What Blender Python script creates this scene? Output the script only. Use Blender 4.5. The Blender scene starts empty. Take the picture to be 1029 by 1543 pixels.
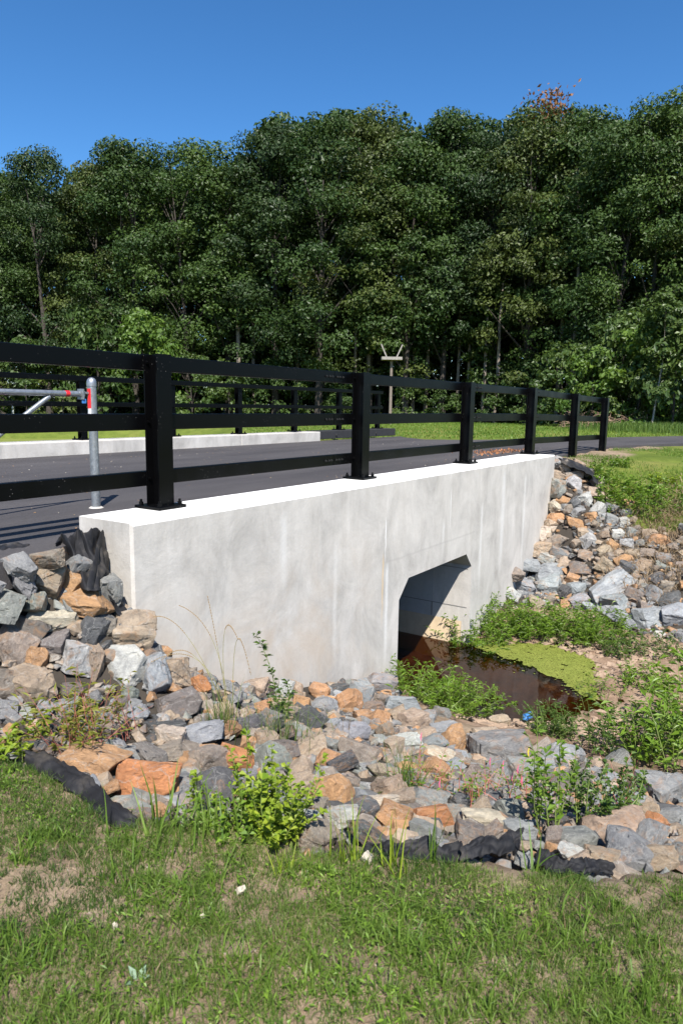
import bpy, bmesh, math, random
import numpy as np
from mathutils import Vector, Matrix, noise as mnoise
S = bpy.context.scene
COL = S.collection
rad = math.radians
# ------------------------------------------------------------------ camera
# world: +X runs along the headwall and its railing, +Y across the path, Z up, z=0 is the top of the headwall
FPX, PW, PH = 1060.0, 1029.0, 1543.0
CXP, CYP = PW / 2, PH / 2
def _n(v):
    v = np.array(v, float); return v / np.linalg.norm(v)
_ax = _n([1224 - CXP, CYP - 622, FPX])
_az = _n([.015 * FPX, FPX, -((CYP - 622) + .015 * (1224 - CXP))])
_ay = -np.cross(_az, _ax)
M3 = np.array([_ax, _ay, _az])                      # rows: world axes in camera coordinates (right, up, forward)
CAM = np.array([-3.929, -4.400, 0.843])
R_, U_, F_ = M3[:, 0], M3[:, 1], M3[:, 2]
cam_d = bpy.data.cameras.new("camera"); cam = bpy.data.objects.new("camera", cam_d); COL.objects.link(cam)
mw = Matrix.Identity(4)
for i in range(3):
    mw[i][0], mw[i][1], mw[i][2], mw[i][3] = R_[i], U_[i], -F_[i], CAM[i]
cam.matrix_world = mw
cam_d.sensor_fit = 'HORIZONTAL'; cam_d.sensor_width = 24.0; cam_d.lens = FPX / PW * 24.0
cam_d.clip_start = .05; cam_d.clip_end = 3000
cam_d.dof.use_dof = True; cam_d.dof.focus_distance = 7.0; cam_d.dof.aperture_fstop = 5.0
S.camera = cam
# ------------------------------------------------------------------ world, sun, exposure
SUN_EL = 52.0
SD = Vector((-.757 * math.cos(rad(SUN_EL)), -.653 * math.cos(rad(SUN_EL)), math.sin(rad(SUN_EL))))   # towards the sun
W = bpy.data.worlds.new("World"); S.world = W; W.use_nodes = True
nt = W.node_tree; nt.nodes.clear()
sky = nt.nodes.new("ShaderNodeTexSky"); sky.sky_type = 'NISHITA'; sky.sun_disc = False
sky.sun_elevation = rad(SUN_EL); sky.sun_rotation = math.atan2(SD.x, SD.y)
sky.altitude = 200; sky.air_density = 1.0; sky.dust_density = 1.0; sky.ozone_density = 6.0
bg = nt.nodes.new("ShaderNodeBackground"); bg.inputs[1].default_value = .062
ow = nt.nodes.new("ShaderNodeOutputWorld")
hs = nt.nodes.new('ShaderNodeHueSaturation'); hs.inputs['Saturation'].default_value = 1.10; hs.inputs['Hue'].default_value = .495; gm = nt.nodes.new('ShaderNodeGamma'); gm.inputs[1].default_value = 1.25; nt.links.new(sky.outputs[0], gm.inputs[0]); nt.links.new(gm.outputs[0], hs.inputs['Color']); nt.links.new(hs.outputs[0], bg.inputs[0]); nt.links.new(bg.outputs[0], ow.inputs[0])
sl = bpy.data.lights.new("sun", 'SUN'); sl.energy = 4.8; sl.angle = rad(.53); sl.color = (1, .955, .88)
so = bpy.data.objects.new("sun", sl); COL.objects.link(so)
so.rotation_euler = (-SD).to_track_quat('-Z', 'Y').to_euler(); so.location = (-20, -20, 40)
S.view_settings.view_transform = 'Standard'; S.view_settings.look = 'None'
S.view_settings.exposure = 1.05; S.view_settings.gamma = 1.0; S.view_settings.use_curve_mapping = False
S.cycles.max_bounces = 8; S.cycles.transparent_max_bounces = 12
S.cycles.caustics_reflective = False; S.cycles.caustics_refractive = False
# ------------------------------------------------------------------ picture maths used to lay things out
def ray(px, py): return M3 @ np.array([px - CXP, CYP - py, FPX])
def onz(px, py, z):
    d = ray(px, py); return CAM + d * ((z - CAM[2]) / d[2])
def ony(px, py, y):
    d = ray(px, py); return CAM + d * ((y - CAM[1]) / d[1])
def proj(p):
    c = M3.T @ (np.array(p, float) - CAM)
    return CXP + FPX * c[0] / c[2], CYP - FPX * c[1] / c[2], c[2]
def proj_many(P):
    c = (np.asarray(P) - CAM) @ M3
    return CXP + FPX * c[:, 0] / c[:, 2], CYP - FPX * c[:, 1] / c[:, 2], c[:, 2]
# ------------------------------------------------------------------ terrain
WX0, WX1, WY0, WY1 = -.68, 9.19, -.49, .11           # headwall footprint
OX0, OX1, OZ = 3.275, 5.44, -1.22                    # culvert opening
WATER = -2.60
_wp = [(-3.9, -4.4, -.72), (-3, -3, -.78), (-2.5, -3.6, -.8), (-2.2, -4.4, -.86), (-2.1, -1.2, -.9), (-2.15, -2.2, -.9),
 (-1.95, -2.85, -.92), (-1.75, -3.15, -.93), (-1.6, -3.5, -.95), (-1.3, -3.8, -1.0), (-1.0, -4.15, -1.02), (-.6, -5, -1.02),
 (-5, -2, -.7), (-4, -1.3, -.74), (-6, -5, -.7), (-3, -7, -.8), (-7, -1.5, -.6),
 (.18, -.49, -1.405), (1.18, -.49, -1.796), (2.98, -.49, -2.232), (-.51, -.49, -.948), (-.685, -.49, -.55),
 (0, -1.5, -1.45), (1, -1.6, -1.85), (2, -1.5, -2.15), (0, -2.5, -1.5), (1, -2.5, -1.9), (2, -2.5, -2.2), (-.9, -2.5, -1.18), (-1, -1.5, -1.15),
 (0, -3.5, -1.42), (1, -3.7, -1.8), (2, -3.8, -2.15), (0, -4.6, -1.38), (1, -5, -1.75), (2, -5, -2.1), (1, -7, -1.7), (2.6, -7, -2.2),
 (3.3, -.6, -2.75), (4.4, -.6, -2.92), (5.3, -.6, -2.75), (3.15, -1.3, -2.63), (4.2, -1.5, -2.85), (5.2, -1, -2.68), (5.55, -.5, -2.62),
 (3.5, -1.95, -2.62), (4.3, -2.5, -2.62), (4.9, -2.15, -2.63), (4.3, -2, -2.76), (5.9, -1.7, -2.6), (5.9, -2.6, -2.56), (5.3, -2.45, -2.56),
 (3.5, -3, -2.5), (4.8, -3.4, -2.48), (5.8, -3.2, -2.5), (3.5, -4.5, -2.45), (5, -5, -2.45), (2.95, -2.6, -2.46), (4.5, -8, -2.4),
 (7.17, -.49, -2.17), (8.13, -.49, -1.89), (8.97, -.49, -1.281), (9.13, -.49, -.67), (9.3, -.3, -.12), (6.3, -.6, -2.48),
 (12, -6, -.8), (9, -6, -1.6), (6, -7, -2.4), (16, -5, -.4), (20, -8, -.4), (25, -3, -.3)]
_pp = [(60, 850, -.19), (60, 900, -.4), (60, 960, -.62), (60, 1030, -.8), (60, 1100, -.88), (60, 1160, -.9), (150, 930, -.55), (150, 1000, -.82),
 (150, 1060, -.95), (150, 1130, -.98), (0, 900, -.4), (0, 1000, -.72), (0, 1060, -.84), (-200, 860, -.25), (-200, 960, -.55), (-200, 1060, -.7),
 (900, 920, -2.35), (900, 880, -2.0), (900, 840, -1.65), (900, 790, -1.15), (900, 750, -.75), (900, 720, -.42), (900, 700, -.25),
 (850, 880, -2.1), (850, 840, -1.75), (850, 790, -1.2), (850, 740, -.65), (850, 710, -.3),
 (960, 970, -2.45), (960, 880, -1.9), (960, 800, -1.25), (960, 760, -.85), (960, 720, -.45), (960, 690, -.22),
 (1029, 1000, -2.45), (1029, 950, -2.3), (1029, 900, -2.0), (1029, 850, -1.65), (1029, 800, -1.15), (1029, 760, -.8), (1029, 720, -.45), (1029, 690, -.22),
 (1150, 1000, -2.3), (1150, 900, -1.8), (1150, 800, -1.0), (1150, 720, -.4)]
_cp = list(_wp) + [tuple(np.append(onz(a, b, z)[:2], z)) for a, b, z in _pp]
for xx in (-9, -7, -5, -3.5, -2.4, -1.6, -1.1, -.75): _cp += [(xx, .15, -.2), (xx, .7, -.2)]
for xx in (9.6, 10.5, 12, 14, 16, 18): _cp += [(xx, .2, -.2), (xx, .9, -.2)]
_cp = np.array(_cp)
_D = np.hypot(_cp[:, None, 0] - _cp[None, :, 0], _cp[:, None, 1] - _cp[None, :, 1])
_A = np.block([[_D, np.ones((len(_cp), 1))], [np.ones((1, len(_cp))), np.zeros((1, 1))]])
_A[:len(_cp), :len(_cp)] -= np.eye(len(_cp)) * .02
_w = np.linalg.solve(_A, np.append(_cp[:, 2], 0))
def sstep(a, b, x):
    t = np.clip((x - a) / (b - a), 0, 1); return t * t * (3 - 2 * t)
def rbf(x, y):
    x, y = np.asarray(x, float), np.asarray(y, float); out = np.empty(x.size)
    xf, yf = x.ravel(), y.ravel()
    for i in range(0, xf.size, 20000):
        d = np.hypot(xf[i:i + 20000, None] - _cp[None, :, 0], yf[i:i + 20000, None] - _cp[None, :, 1])
        out[i:i + 20000] = d @ _w[:-1] + _w[-1]
    return out.reshape(x.shape)
def terrain(x, y):
    x, y = np.asarray(x, float), np.asarray(y, float)
    z = rbf(x, y)
    # far from the stream the ground is nearly level
    far = np.maximum(sstep(14, 30, np.hypot(x - 4, y + 2)), sstep(.1, .6, y))
    base = -.2 - .15 * sstep(20, 60, np.abs(x - 20) + np.abs(y))
    z = z * (1 - far) + base * far
    wall = (x > WX0 + .05) & (x < WX1 - .05) & (y > WY0 + .1) & (y < 7.4)
    z = np.where(wall, -.32, z)
    cul = (x > OX0 - .13) & (x < OX1 + .13) & (y > WY0) & (y < 9)
    z = np.where(cul, np.minimum(-2.86, z), z)
    # upstream pond
    r = np.hypot((x - 9) / 9.5, (y - 18) / 6.5)
    z = np.where(y > 8, z - .9 * (1 - sstep(.75, 1.08, r)), z)
    return z
def at(px, py):
    """first point of the terrain seen through a place of the photograph"""
    d = ray(px, py); d = d / np.linalg.norm(d)
    t = np.arange(1.2, 40, .04)
    P = CAM + d * t[:, None]
    below = np.nonzero(P[:, 2] < terrain(P[:, 0], P[:, 1]))[0]
    if len(below) == 0: return onz(px, py, -.2)
    i = below[0]; lo, hi = t[max(i - 1, 0)], t[i]
    for _ in range(8):
        m = (lo + hi) / 2; p = CAM + d * m
        if p[2] < terrain(p[0], p[1]): hi = m
        else: lo = m
    p = CAM + d * hi
    if WX0 - .1 < p[0] < WX1 and p[1] > WY0 - .04:
        p = ony(px, py, WY0 - .04); p[2] = rbf(p[0], p[1])
    return p
def at_many(px, py):
    px, py = np.asarray(px, float), np.asarray(py, float)
    d = np.stack([px - CXP, CYP - py, np.full_like(px, FPX)], 1) @ M3.T
    d /= np.linalg.norm(d, axis=1)[:, None]
    t = np.arange(1.2, 22, .06); out = np.zeros((len(px), 3))
    for i in range(len(px)):
        P = CAM + d[i] * t[:, None]
        b = np.nonzero(P[:, 2] < rbf(P[:, 0], P[:, 1]))[0]
        out[i] = P[b[0]] if len(b) else P[-1]
    return out
def in_poly(x, y, poly):
    x, y = np.asarray(x, float), np.asarray(y, float); c = np.zeros(x.shape, bool); n = len(poly)
    for i in range(n):
        (x1, y1), (x2, y2) = poly[i], poly[i - 1]
        if y1 == y2: continue
        k = ((y1 > y) != (y2 > y)) & (x < (x2 - x1) * (y - y1) / (y2 - y1) + x1)
        c ^= k
    return c
_rg = np.random.default_rng(5)
_perm = _rg.random((256, 256))
def vnoise(x, y, s=1.0, o=0):
    x, y = np.asarray(x) * s + o * 17.3, np.asarray(y) * s + o * 9.1
    i, j = np.floor(x).astype(int), np.floor(y).astype(int); u, v = x - i, y - j
    u, v = u * u * (3 - 2 * u), v * v * (3 - 2 * v)
    g = lambda a, b: _perm[a % 256, b % 256]
    return (g(i, j) * (1 - u) + g(i + 1, j) * u) * (1 - v) + (g(i, j + 1) * (1 - u) + g(i + 1, j + 1) * u) * v
# ------------------------------------------------------------------ materials
def mat(name):
    m = bpy.data.materials.new(name); m.use_nodes = True
    n = m.node_tree.nodes; return m, n, m.node_tree.links, n["Principled BSDF"]
def node(n, t, **kw):
    o = n.new(t)
    for k, v in kw.items():
        if k.startswith("i_"): o.inputs[k[2:].replace("_", " ")].default_value = v
        else: setattr(o, k, v)
    return o
def ramp(n, stops):
    r = n.new("ShaderNodeValToRGB"); e = r.color_ramp.elements
    while len(e) > 2: e.remove(e[-1])
    for i, (p, c) in enumerate(stops):
        el = e[i] if i < 2 else e.new(p)
        el.position = p; el.color = (*c, 1) if len(c) == 3 else c
    return r
def mixc(n, l, fac, a, b, mode='MIX'):
    m = n.new("ShaderNodeMix"); m.data_type = 'RGBA'; m.blend_type = mode
    for s, v in ((m.inputs[0], fac), (m.inputs[6], a), (m.inputs[7], b)):
        if hasattr(v, 'is_output'): l.new(v, s)
        elif isinstance(v, (int, float)): s.default_value = v
        else: s.default_value = (*v, 1)
    return m.outputs[2]
def noise_tex(n, l, vec, scale, detail=6, rough=.6, dist=0):
    t = node(n, "ShaderNodeTexNoise"); t.inputs["Scale"].default_value = scale; t.inputs["Detail"].default_value = detail
    t.inputs["Roughness"].default_value = rough; t.inputs["Distortion"].default_value = dist
    if vec is not None: l.new(vec, t.inputs["Vector"])
    return t
def bump(n, l, h, strength, dist, prev=None):
    b = n.new("ShaderNodeBump"); b.inputs["Strength"].default_value = strength; b.inputs["Distance"].default_value = dist
    l.new(h, b.inputs["Height"])
    if prev: l.new(prev, b.inputs["Normal"])
    return b.outputs[0]
def mapping(n, l, src, scale=(1, 1, 1), loc=(0, 0, 0)):
    m = n.new("ShaderNodeMapping"); m.inputs["Scale"].default_value = scale; m.inputs["Location"].default_value = loc
    l.new(src, m.inputs["Vector"]); return m.outputs[0]
def simple(name, col, rough=.6, metal=0, spec=.5, var=.15, scale=8, bmp=0, bscale=40):
    m, n, l, b = mat(name); tc = node(n, "ShaderNodeTexCoord")
    t = noise_tex(n, l, tc.outputs["Object"], scale)
    r = ramp(n, [(.3, [c * (1 - var) for c in col]), (.7, [min(1, c * (1 + var)) for c in col])])
    l.new(t.outputs[0], r.inputs[0]); l.new(r.outputs[0], b.inputs["Base Color"])
    b.inputs["Roughness"].default_value = rough; b.inputs["Metallic"].default_value = metal; b.inputs["Specular IOR Level"].default_value = spec
    if bmp:
        t2 = noise_tex(n, l, tc.outputs["Object"], bscale); l.new(bump(n, l, t2.outputs[0], bmp, .01), b.inputs["Normal"])
    return m
def leaf_mat(name, a, c, rough=.5, trans=.35, spec=.4):
    """leaf: two tones, mixed by a value each leaf carries"""
    m, n, l, b = mat(name)
    at_ = node(n, "ShaderNodeAttribute", attribute_name="tone")
    col = mixc(n, l, at_.outputs["Fac"], a, c); l.new(col, b.inputs["Base Color"])
    b.inputs["Roughness"].default_value = rough; b.inputs["Specular IOR Level"].default_value = spec
    tr = n.new("ShaderNodeBsdfTranslucent"); l.new(mixc(n, l, .5, col, (c[0] * 1.4, c[1] * 1.4, c[2] * .6)), tr.inputs[0])
    mx = n.new("ShaderNodeMixShader"); mx.inputs[0].default_value = trans
    l.new(b.outputs[0], mx.inputs[1]); l.new(tr.outputs[0], mx.inputs[2]); l.new(mx.outputs[0], n["Material Output"].inputs[0])
    return m
# concrete of the headwall: object coordinates are world metres
def concrete(name, base=(.478, .452, .418), streak=True):
    m, n, l, b = mat(name); g = node(n, "ShaderNodeNewGeometry"); pos = g.outputs["Position"]
    big = noise_tex(n, l, mapping(n, l, pos, (1, 1, .75)), 1.9, 8, .66, .6)
    r1 = ramp(n, [(.30, [c * .73 for c in base]), (.5, [c * .97 for c in base]), (.72, [min(1, c * 1.17) for c in base])])
    l.new(big.outputs[0], r1.inputs[0])
    vert = noise_tex(n, l, mapping(n, l, pos, (3.6, 3.6, .7)), 1.2, 7, .7, .9)
    rv = ramp(n, [(.36, (.90, .89, .875)), (.55, (1, 1, 1)), (.75, (1.06, 1.06, 1.06))]); l.new(vert.outputs[0], rv.inputs[0])
    col = mixc(n, l, .75, r1.outputs[0], rv.outputs[0], 'MULTIPLY')
    fine = noise_tex(n, l, pos, 34, 5, .7)
    rf = ramp(n, [(.3, (.9, .9, .9)), (.6, (1, 1, 1))]); l.new(fine.outputs[0], rf.inputs[0])
    col = mixc(n, l, .6, col, rf.outputs[0], 'MULTIPLY')
    sx = n.new("ShaderNodeSeparateXYZ"); l.new(pos, sx.inputs[0])
    def mth(op, a, c=None, cl=False):
        q = n.new("ShaderNodeMath"); q.operation = op; q.use_clamp = cl
        for s, v in ((q.inputs[0], a), (q.inputs[1], c)):
            if v is None: continue
            if hasattr(v, 'is_output'): l.new(v, s)
            else: s.default_value = v
        return q.outputs[0]
    if streak:
        # warm stain low on the near end, white lime runs below the top, one rusty run
        tn = noise_tex(n, l, mapping(n, l, pos, (1, 1, .8)), 1.7, 5, .6, .6)
        low = mth('MULTIPLY', mth('SUBTRACT', 3.0, sx.outputs[0], True), mth('GREATER_THAN', tn.outputs[0], -1))
        dz = n.new("ShaderNodeMapRange"); l.new(sx.outputs[2], dz.inputs[0])
        dz.inputs[1].default_value = -.35; dz.inputs[2].default_value = -1.3; dz.inputs[3].default_value = 0; dz.inputs[4].default_value = 1
        tr = ramp(n, [(.42, (0, 0, 0)), (.62, (1, 1, 1))]); l.new(tn.outputs[0], tr.inputs[0])
        f = mth('MULTIPLY', mth('MULTIPLY', low, dz.outputs[0]), tr.outputs[0])
        col = mixc(n, l, mth('MULTIPLY', f, .7), col, (.42, .35, .28))
        wob = noise_tex(n, l, mapping(n, l, pos, (0, 0, 3)), 2, 3)
        for x0, w, z0, z1, c, s in ((2.92, .018, -.38, -1.0, (.78, .77, .75), .9), (2.97, .05, -.9, -2.2, (.68, .67, .65), .6), (2.875, .02, -.8, -1.7, (.62, .42, .2), .75),
                                    (4.65, .016, -.22, -.85, (.74, .73, .71), .85), (4.45, .05, -.6, -1.2, (.66, .65, .63), .5), (5.75, .06, -.5, -1.9, (.64, .63, .61), .5),
                                    (6.6, .10, -.1, -1.8, (.62, .61, .59), .5), (1.05, .07, -.1, -1.0, (.62, .61, .59), .45), (1.9, .05, -.5, -1.9, (.62, .60, .57), .4), (7.6, .07, -.2, -2, (.64, .63, .6), .5),
                                    (3.2, .10, -1.25, -2.3, (.55, .51, .47), .5)):
            dx = mth('ABSOLUTE', mth('SUBTRACT', sx.outputs[0], mth('ADD', mth('MULTIPLY', mth('SUBTRACT', wob.outputs[0], .5), .05), x0)))
            ka = n.new("ShaderNodeMapRange"); l.new(dx, ka.inputs[0]); ka.inputs[1].default_value = w; ka.inputs[2].default_value = w * .2; ka.inputs[3].default_value = 0; ka.inputs[4].default_value = 1
            kb = n.new("ShaderNodeMapRange"); l.new(sx.outputs[2], kb.inputs[0]); kb.inputs[1].default_value = z0; kb.inputs[2].default_value = z0 - .12; kb.inputs[3].default_value = 0; kb.inputs[4].default_value = 1
            kc = n.new("ShaderNodeMapRange"); l.new(sx.outputs[2], kc.inputs[0]); kc.inputs[1].default_value = z1; kc.inputs[2].default_value = z1 + .45; kc.inputs[3].default_value = 0; kc.inputs[4].default_value = 1
            ff = mth('MULTIPLY', mth('MULTIPLY', ka.outputs[0], mth('MULTIPLY', kb.outputs[0], kc.outputs[0])), s)
            col = mixc(n, l, mth('MULTIPLY', ff, mth('ADD', fine.outputs[0], .4)), col, c)
        # form joint line
        lz = mth('ABSOLUTE', mth('ADD', sx.outputs[2], mth('ADD', mth('MULTIPLY', mth('SUBTRACT', big.outputs[0], .5), .06), .93)))
        lj = n.new("ShaderNodeMapRange"); l.new(lz, lj.inputs[0]); lj.inputs[1].default_value = .02; lj.inputs[2].default_value = .004; lj.inputs[3].default_value = 0; lj.inputs[4].default_value = .35
        gx = mth('MULTIPLY', lj.outputs[0], mth('GREATER_THAN', sx.outputs[0], 2.9))
        gx = mth('MULTIPLY', gx, mth('LESS_THAN', sx.outputs[0], 5.5))
        col = mixc(n, l, gx, col, (.33, .31, .29))
    l.new(col, b.inputs["Base Color"]); b.inputs["Roughness"].default_value = .85; b.inputs["Specular IOR Level"].default_value = .25
    vo = node(n, "ShaderNodeTexVoronoi"); vo.inputs["Scale"].default_value = 26; l.new(pos, vo.inputs["Vector"])
    pit = ramp(n, [(.0, (0, 0, 0)), (.10, (1, 1, 1))]); l.new(vo.outputs[0], pit.inputs[0])
    nb = bump(n, l, fine.outputs[0], .35, .006); nb = bump(n, l, pit.outputs[0], .12, .004, nb); nb = bump(n, l, big.outputs[0], .25, .03, nb)
    l.new(nb, b.inputs["Normal"]); return m
M_CONC = concrete("concrete")
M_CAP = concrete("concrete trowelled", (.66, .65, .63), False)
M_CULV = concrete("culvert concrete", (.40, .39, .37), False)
M_FOOT = concrete("stained culvert footing", (.44, .345, .235), False)
def black_paint():
    m, n, l, b = mat("black powder coat"); tc = node(n, "ShaderNodeTexCoord")
    t = noise_tex(n, l, tc.outputs["Object"], 3, 5)
    v = node(n, "ShaderNodeTexVoronoi"); v.inputs["Scale"].default_value = 38; l.new(tc.outputs["Object"], v.inputs["Vector"])
    sp = ramp(n, [(.09, (1, 1, 1)), (.14, (0, 0, 0))]); l.new(v.outputs[0], sp.inputs[0])
    gate = ramp(n, [(.5, (0, 0, 0)), (.62, (1, 1, 1))]); l.new(t.outputs[0], gate.inputs[0])
    f = mixc(n, l, 1.0, sp.outputs[0], gate.outputs[0], 'MULTIPLY')
    l.new(mixc(n, l, f, (.0015, .0015, .0018), (.10, .095, .09)), b.inputs["Base Color"])
    rr = ramp(n, [(.3, (.28,) * 3), (.7, (.42,) * 3)]); l.new(t.outputs[0], rr.inputs[0]); l.new(rr.outputs[0], b.inputs["Roughness"])
    b.inputs["Specular IOR Level"].default_value = .14
    return m
M_BLACK = black_paint()
M_BEAM = simple("weathered black beam", (.022, .021, .022), .7, bmp=.2, bscale=20)
def galv():
    m, n, l, b = mat("galvanised steel"); tc = node(n, "ShaderNodeTexCoord")
    v = node(n, "ShaderNodeTexVoronoi"); v.inputs["Scale"].default_value = 45; l.new(tc.outputs["Object"], v.inputs["Vector"])
    r = ramp(n, [(0, (.26, .275, .29)), (1, (.40, .415, .43))]); l.new(v.outputs["Color"], r.inputs[0]); l.new(r.outputs[0], b.inputs["Base Color"])
    b.inputs["Metallic"].default_value = .75; b.inputs["Roughness"].default_value = .42; return m
M_GALV = galv()
M_RED = simple("red reflective tape", (.62, .02, .025), .35, spec=.6, var=.1)
M_WTAPE = simple("silver reflective tape", (.55, .56, .57), .4)
M_BLUE = simple("blue plastic", (.04, .16, .42), .4)
M_WPIPE = simple("white plastic pipe", (.78, .8, .8), .45, var=.05)
M_WOOD = simple("weathered grey wood", (.24, .22, .195), .85, var=.25, scale=14, bmp=.2)
M_POLE = simple("treated pole wood", (.16, .128, .105), .85, var=.2, scale=10)
def fabric_mat():
    m, n, l, b = mat("black geotextile"); tc = node(n, "ShaderNodeTexCoord")
    t = noise_tex(n, l, tc.outputs["Object"], 5, 6, .65)
    r = ramp(n, [(.35, (.007, .007, .008)), (.54, (.014, .014, .016)), (.66, (.045, .04, .036)), (.8, (.11, .09, .07))]); l.new(t.outputs[0], r.inputs[0]); l.new(r.outputs[0], b.inputs["Base Color"])
    b.inputs["Roughness"].default_value = .7; b.inputs["Specular IOR Level"].default_value = .25
    t2 = noise_tex(n, l, tc.outputs["Object"], 160, 2); l.new(bump(n, l, t2.outputs[0], .3, .004), b.inputs["Normal"]); return m
M_FAB = fabric_mat()
def rock_mat(name, use_attr=False):
    m, n, l, b = mat(name); tc = node(n, "ShaderNodeTexCoord"); oi = node(n, "ShaderNodeObjectInfo")
    if use_attr:
        a = node(n, "ShaderNodeAttribute", attribute_name="Col"); base = a.outputs["Color"]
        g = node(n, "ShaderNodeNewGeometry"); vec = mapping(n, l, g.outputs["Position"], (6, 6, 6)); rnd = node(n, "ShaderNodeAttribute", attribute_name="tone").outputs["Fac"]
    else:
        base = oi.outputs["Color"]; rnd = oi.outputs["Random"]
        ad = n.new("ShaderNodeVectorMath"); ad.operation = 'ADD'; l.new(tc.outputs["Object"], ad.inputs[0])
        cb = n.new("ShaderNodeMath"); cb.operation = 'MULTIPLY'; cb.inputs[1].default_value = 57; l.new(rnd, cb.inputs[0]); l.new(cb.outputs[0], ad.inputs[1]); vec = ad.outputs[0]
    n1 = noise_tex(n, l, vec, 1.3, 8, .68, .8); n2 = noise_tex(n, l, vec, 7, 8, .75); n3 = noise_tex(n, l, vec, 24, 6, .75)
    # broad tone
    r1 = ramp(n, [(.33, (.66, .66, .67)), (.5, (1, 1, 1)), (.68, (1.3, 1.28, 1.24))]); l.new(n1.outputs[0], r1.inputs[0])
    col = mixc(n, l, 1.0, base, r1.outputs[0], 'MULTIPLY')
    r2 = ramp(n, [(.34, (.66, .66, .67)), (.5, (1, 1, 1)), (.66, (1.28, 1.26, 1.22))]); l.new(n2.outputs[0], r2.inputs[0])
    col = mixc(n, l, .75, col, r2.outputs[0], 'MULTIPLY')
    # iron staining, more on some stones than others
    n4 = noise_tex(n, l, mapping(n, l, vec, (1, 1, 1), (3.1, 7.7, 1.9)), 1.6, 6, .62, 1.0)
    ia = n.new("ShaderNodeMath"); ia.operation = 'MULTIPLY_ADD'; ia.inputs[1].default_value = .22; l.new(rnd, ia.inputs[0]); ia.inputs[2].default_value = -.16
    ib = n.new("ShaderNodeMath"); ib.operation = 'ADD'; l.new(n4.outputs[0], ib.inputs[0]); l.new(ia.outputs[0], ib.inputs[1])
    ri = ramp(n, [(.50, (0, 0, 0)), (.70, (1, 1, 1))]); l.new(ib.outputs[0], ri.inputs[0])
    fi = n.new("ShaderNodeMath"); fi.operation = 'MULTIPLY'; fi.inputs[1].default_value = .62; l.new(ri.outputs[0], fi.inputs[0])
    col = mixc(n, l, fi.outputs[0], col, (.32, .18, .09))
    # pale mineral veins and dust
    v = node(n, "ShaderNodeTexVoronoi", feature='DISTANCE_TO_EDGE'); v.inputs["Scale"].default_value = 1.1
    dv = n.new("ShaderNodeVectorMath"); dv.operation = 'ADD'; l.new(vec, dv.inputs[0]); sc = n.new("ShaderNodeVectorMath"); sc.operation = 'SCALE'; sc.inputs[3].default_value = .7; l.new(n1.outputs["Color"], sc.inputs[0]); l.new(sc.outputs[0], dv.inputs[1]); l.new(dv.outputs[0], v.inputs["Vector"])
    rv = ramp(n, [(.0, (1, 1, 1)), (.022, (0, 0, 0))]); l.new(v.outputs[0], rv.inputs[0])
    fv = n.new("ShaderNodeMath"); fv.operation = 'MULTIPLY'; l.new(rv.outputs[0], fv.inputs[0]); l.new(n2.outputs[0], fv.inputs[1])
    col = mixc(n, l, fv.outputs[0], col, (.36, .35, .33))
    rd = ramp(n, [(.56, (0, 0, 0)), (.72, (.45, .45, .45))]); l.new(n3.outputs[0], rd.inputs[0])
    col = mixc(n, l, rd.outputs[0], col, (.30, .28, .255))
    l.new(col, b.inputs["Base Color"]); b.inputs["Roughness"].default_value = .8; b.inputs["Specular IOR Level"].default_value = .3
    nb = bump(n, l, n2.outputs[0], .55, .08 if not use_attr else .012); nb = bump(n, l, n3.outputs[0], .45, .03 if not use_attr else .005, nb)
    l.new(nb, b.inputs["Normal"]); return m
M_ROCK = rock_mat("riprap stone"); M_ROCKS = rock_mat("riprap rubble", True)
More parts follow.
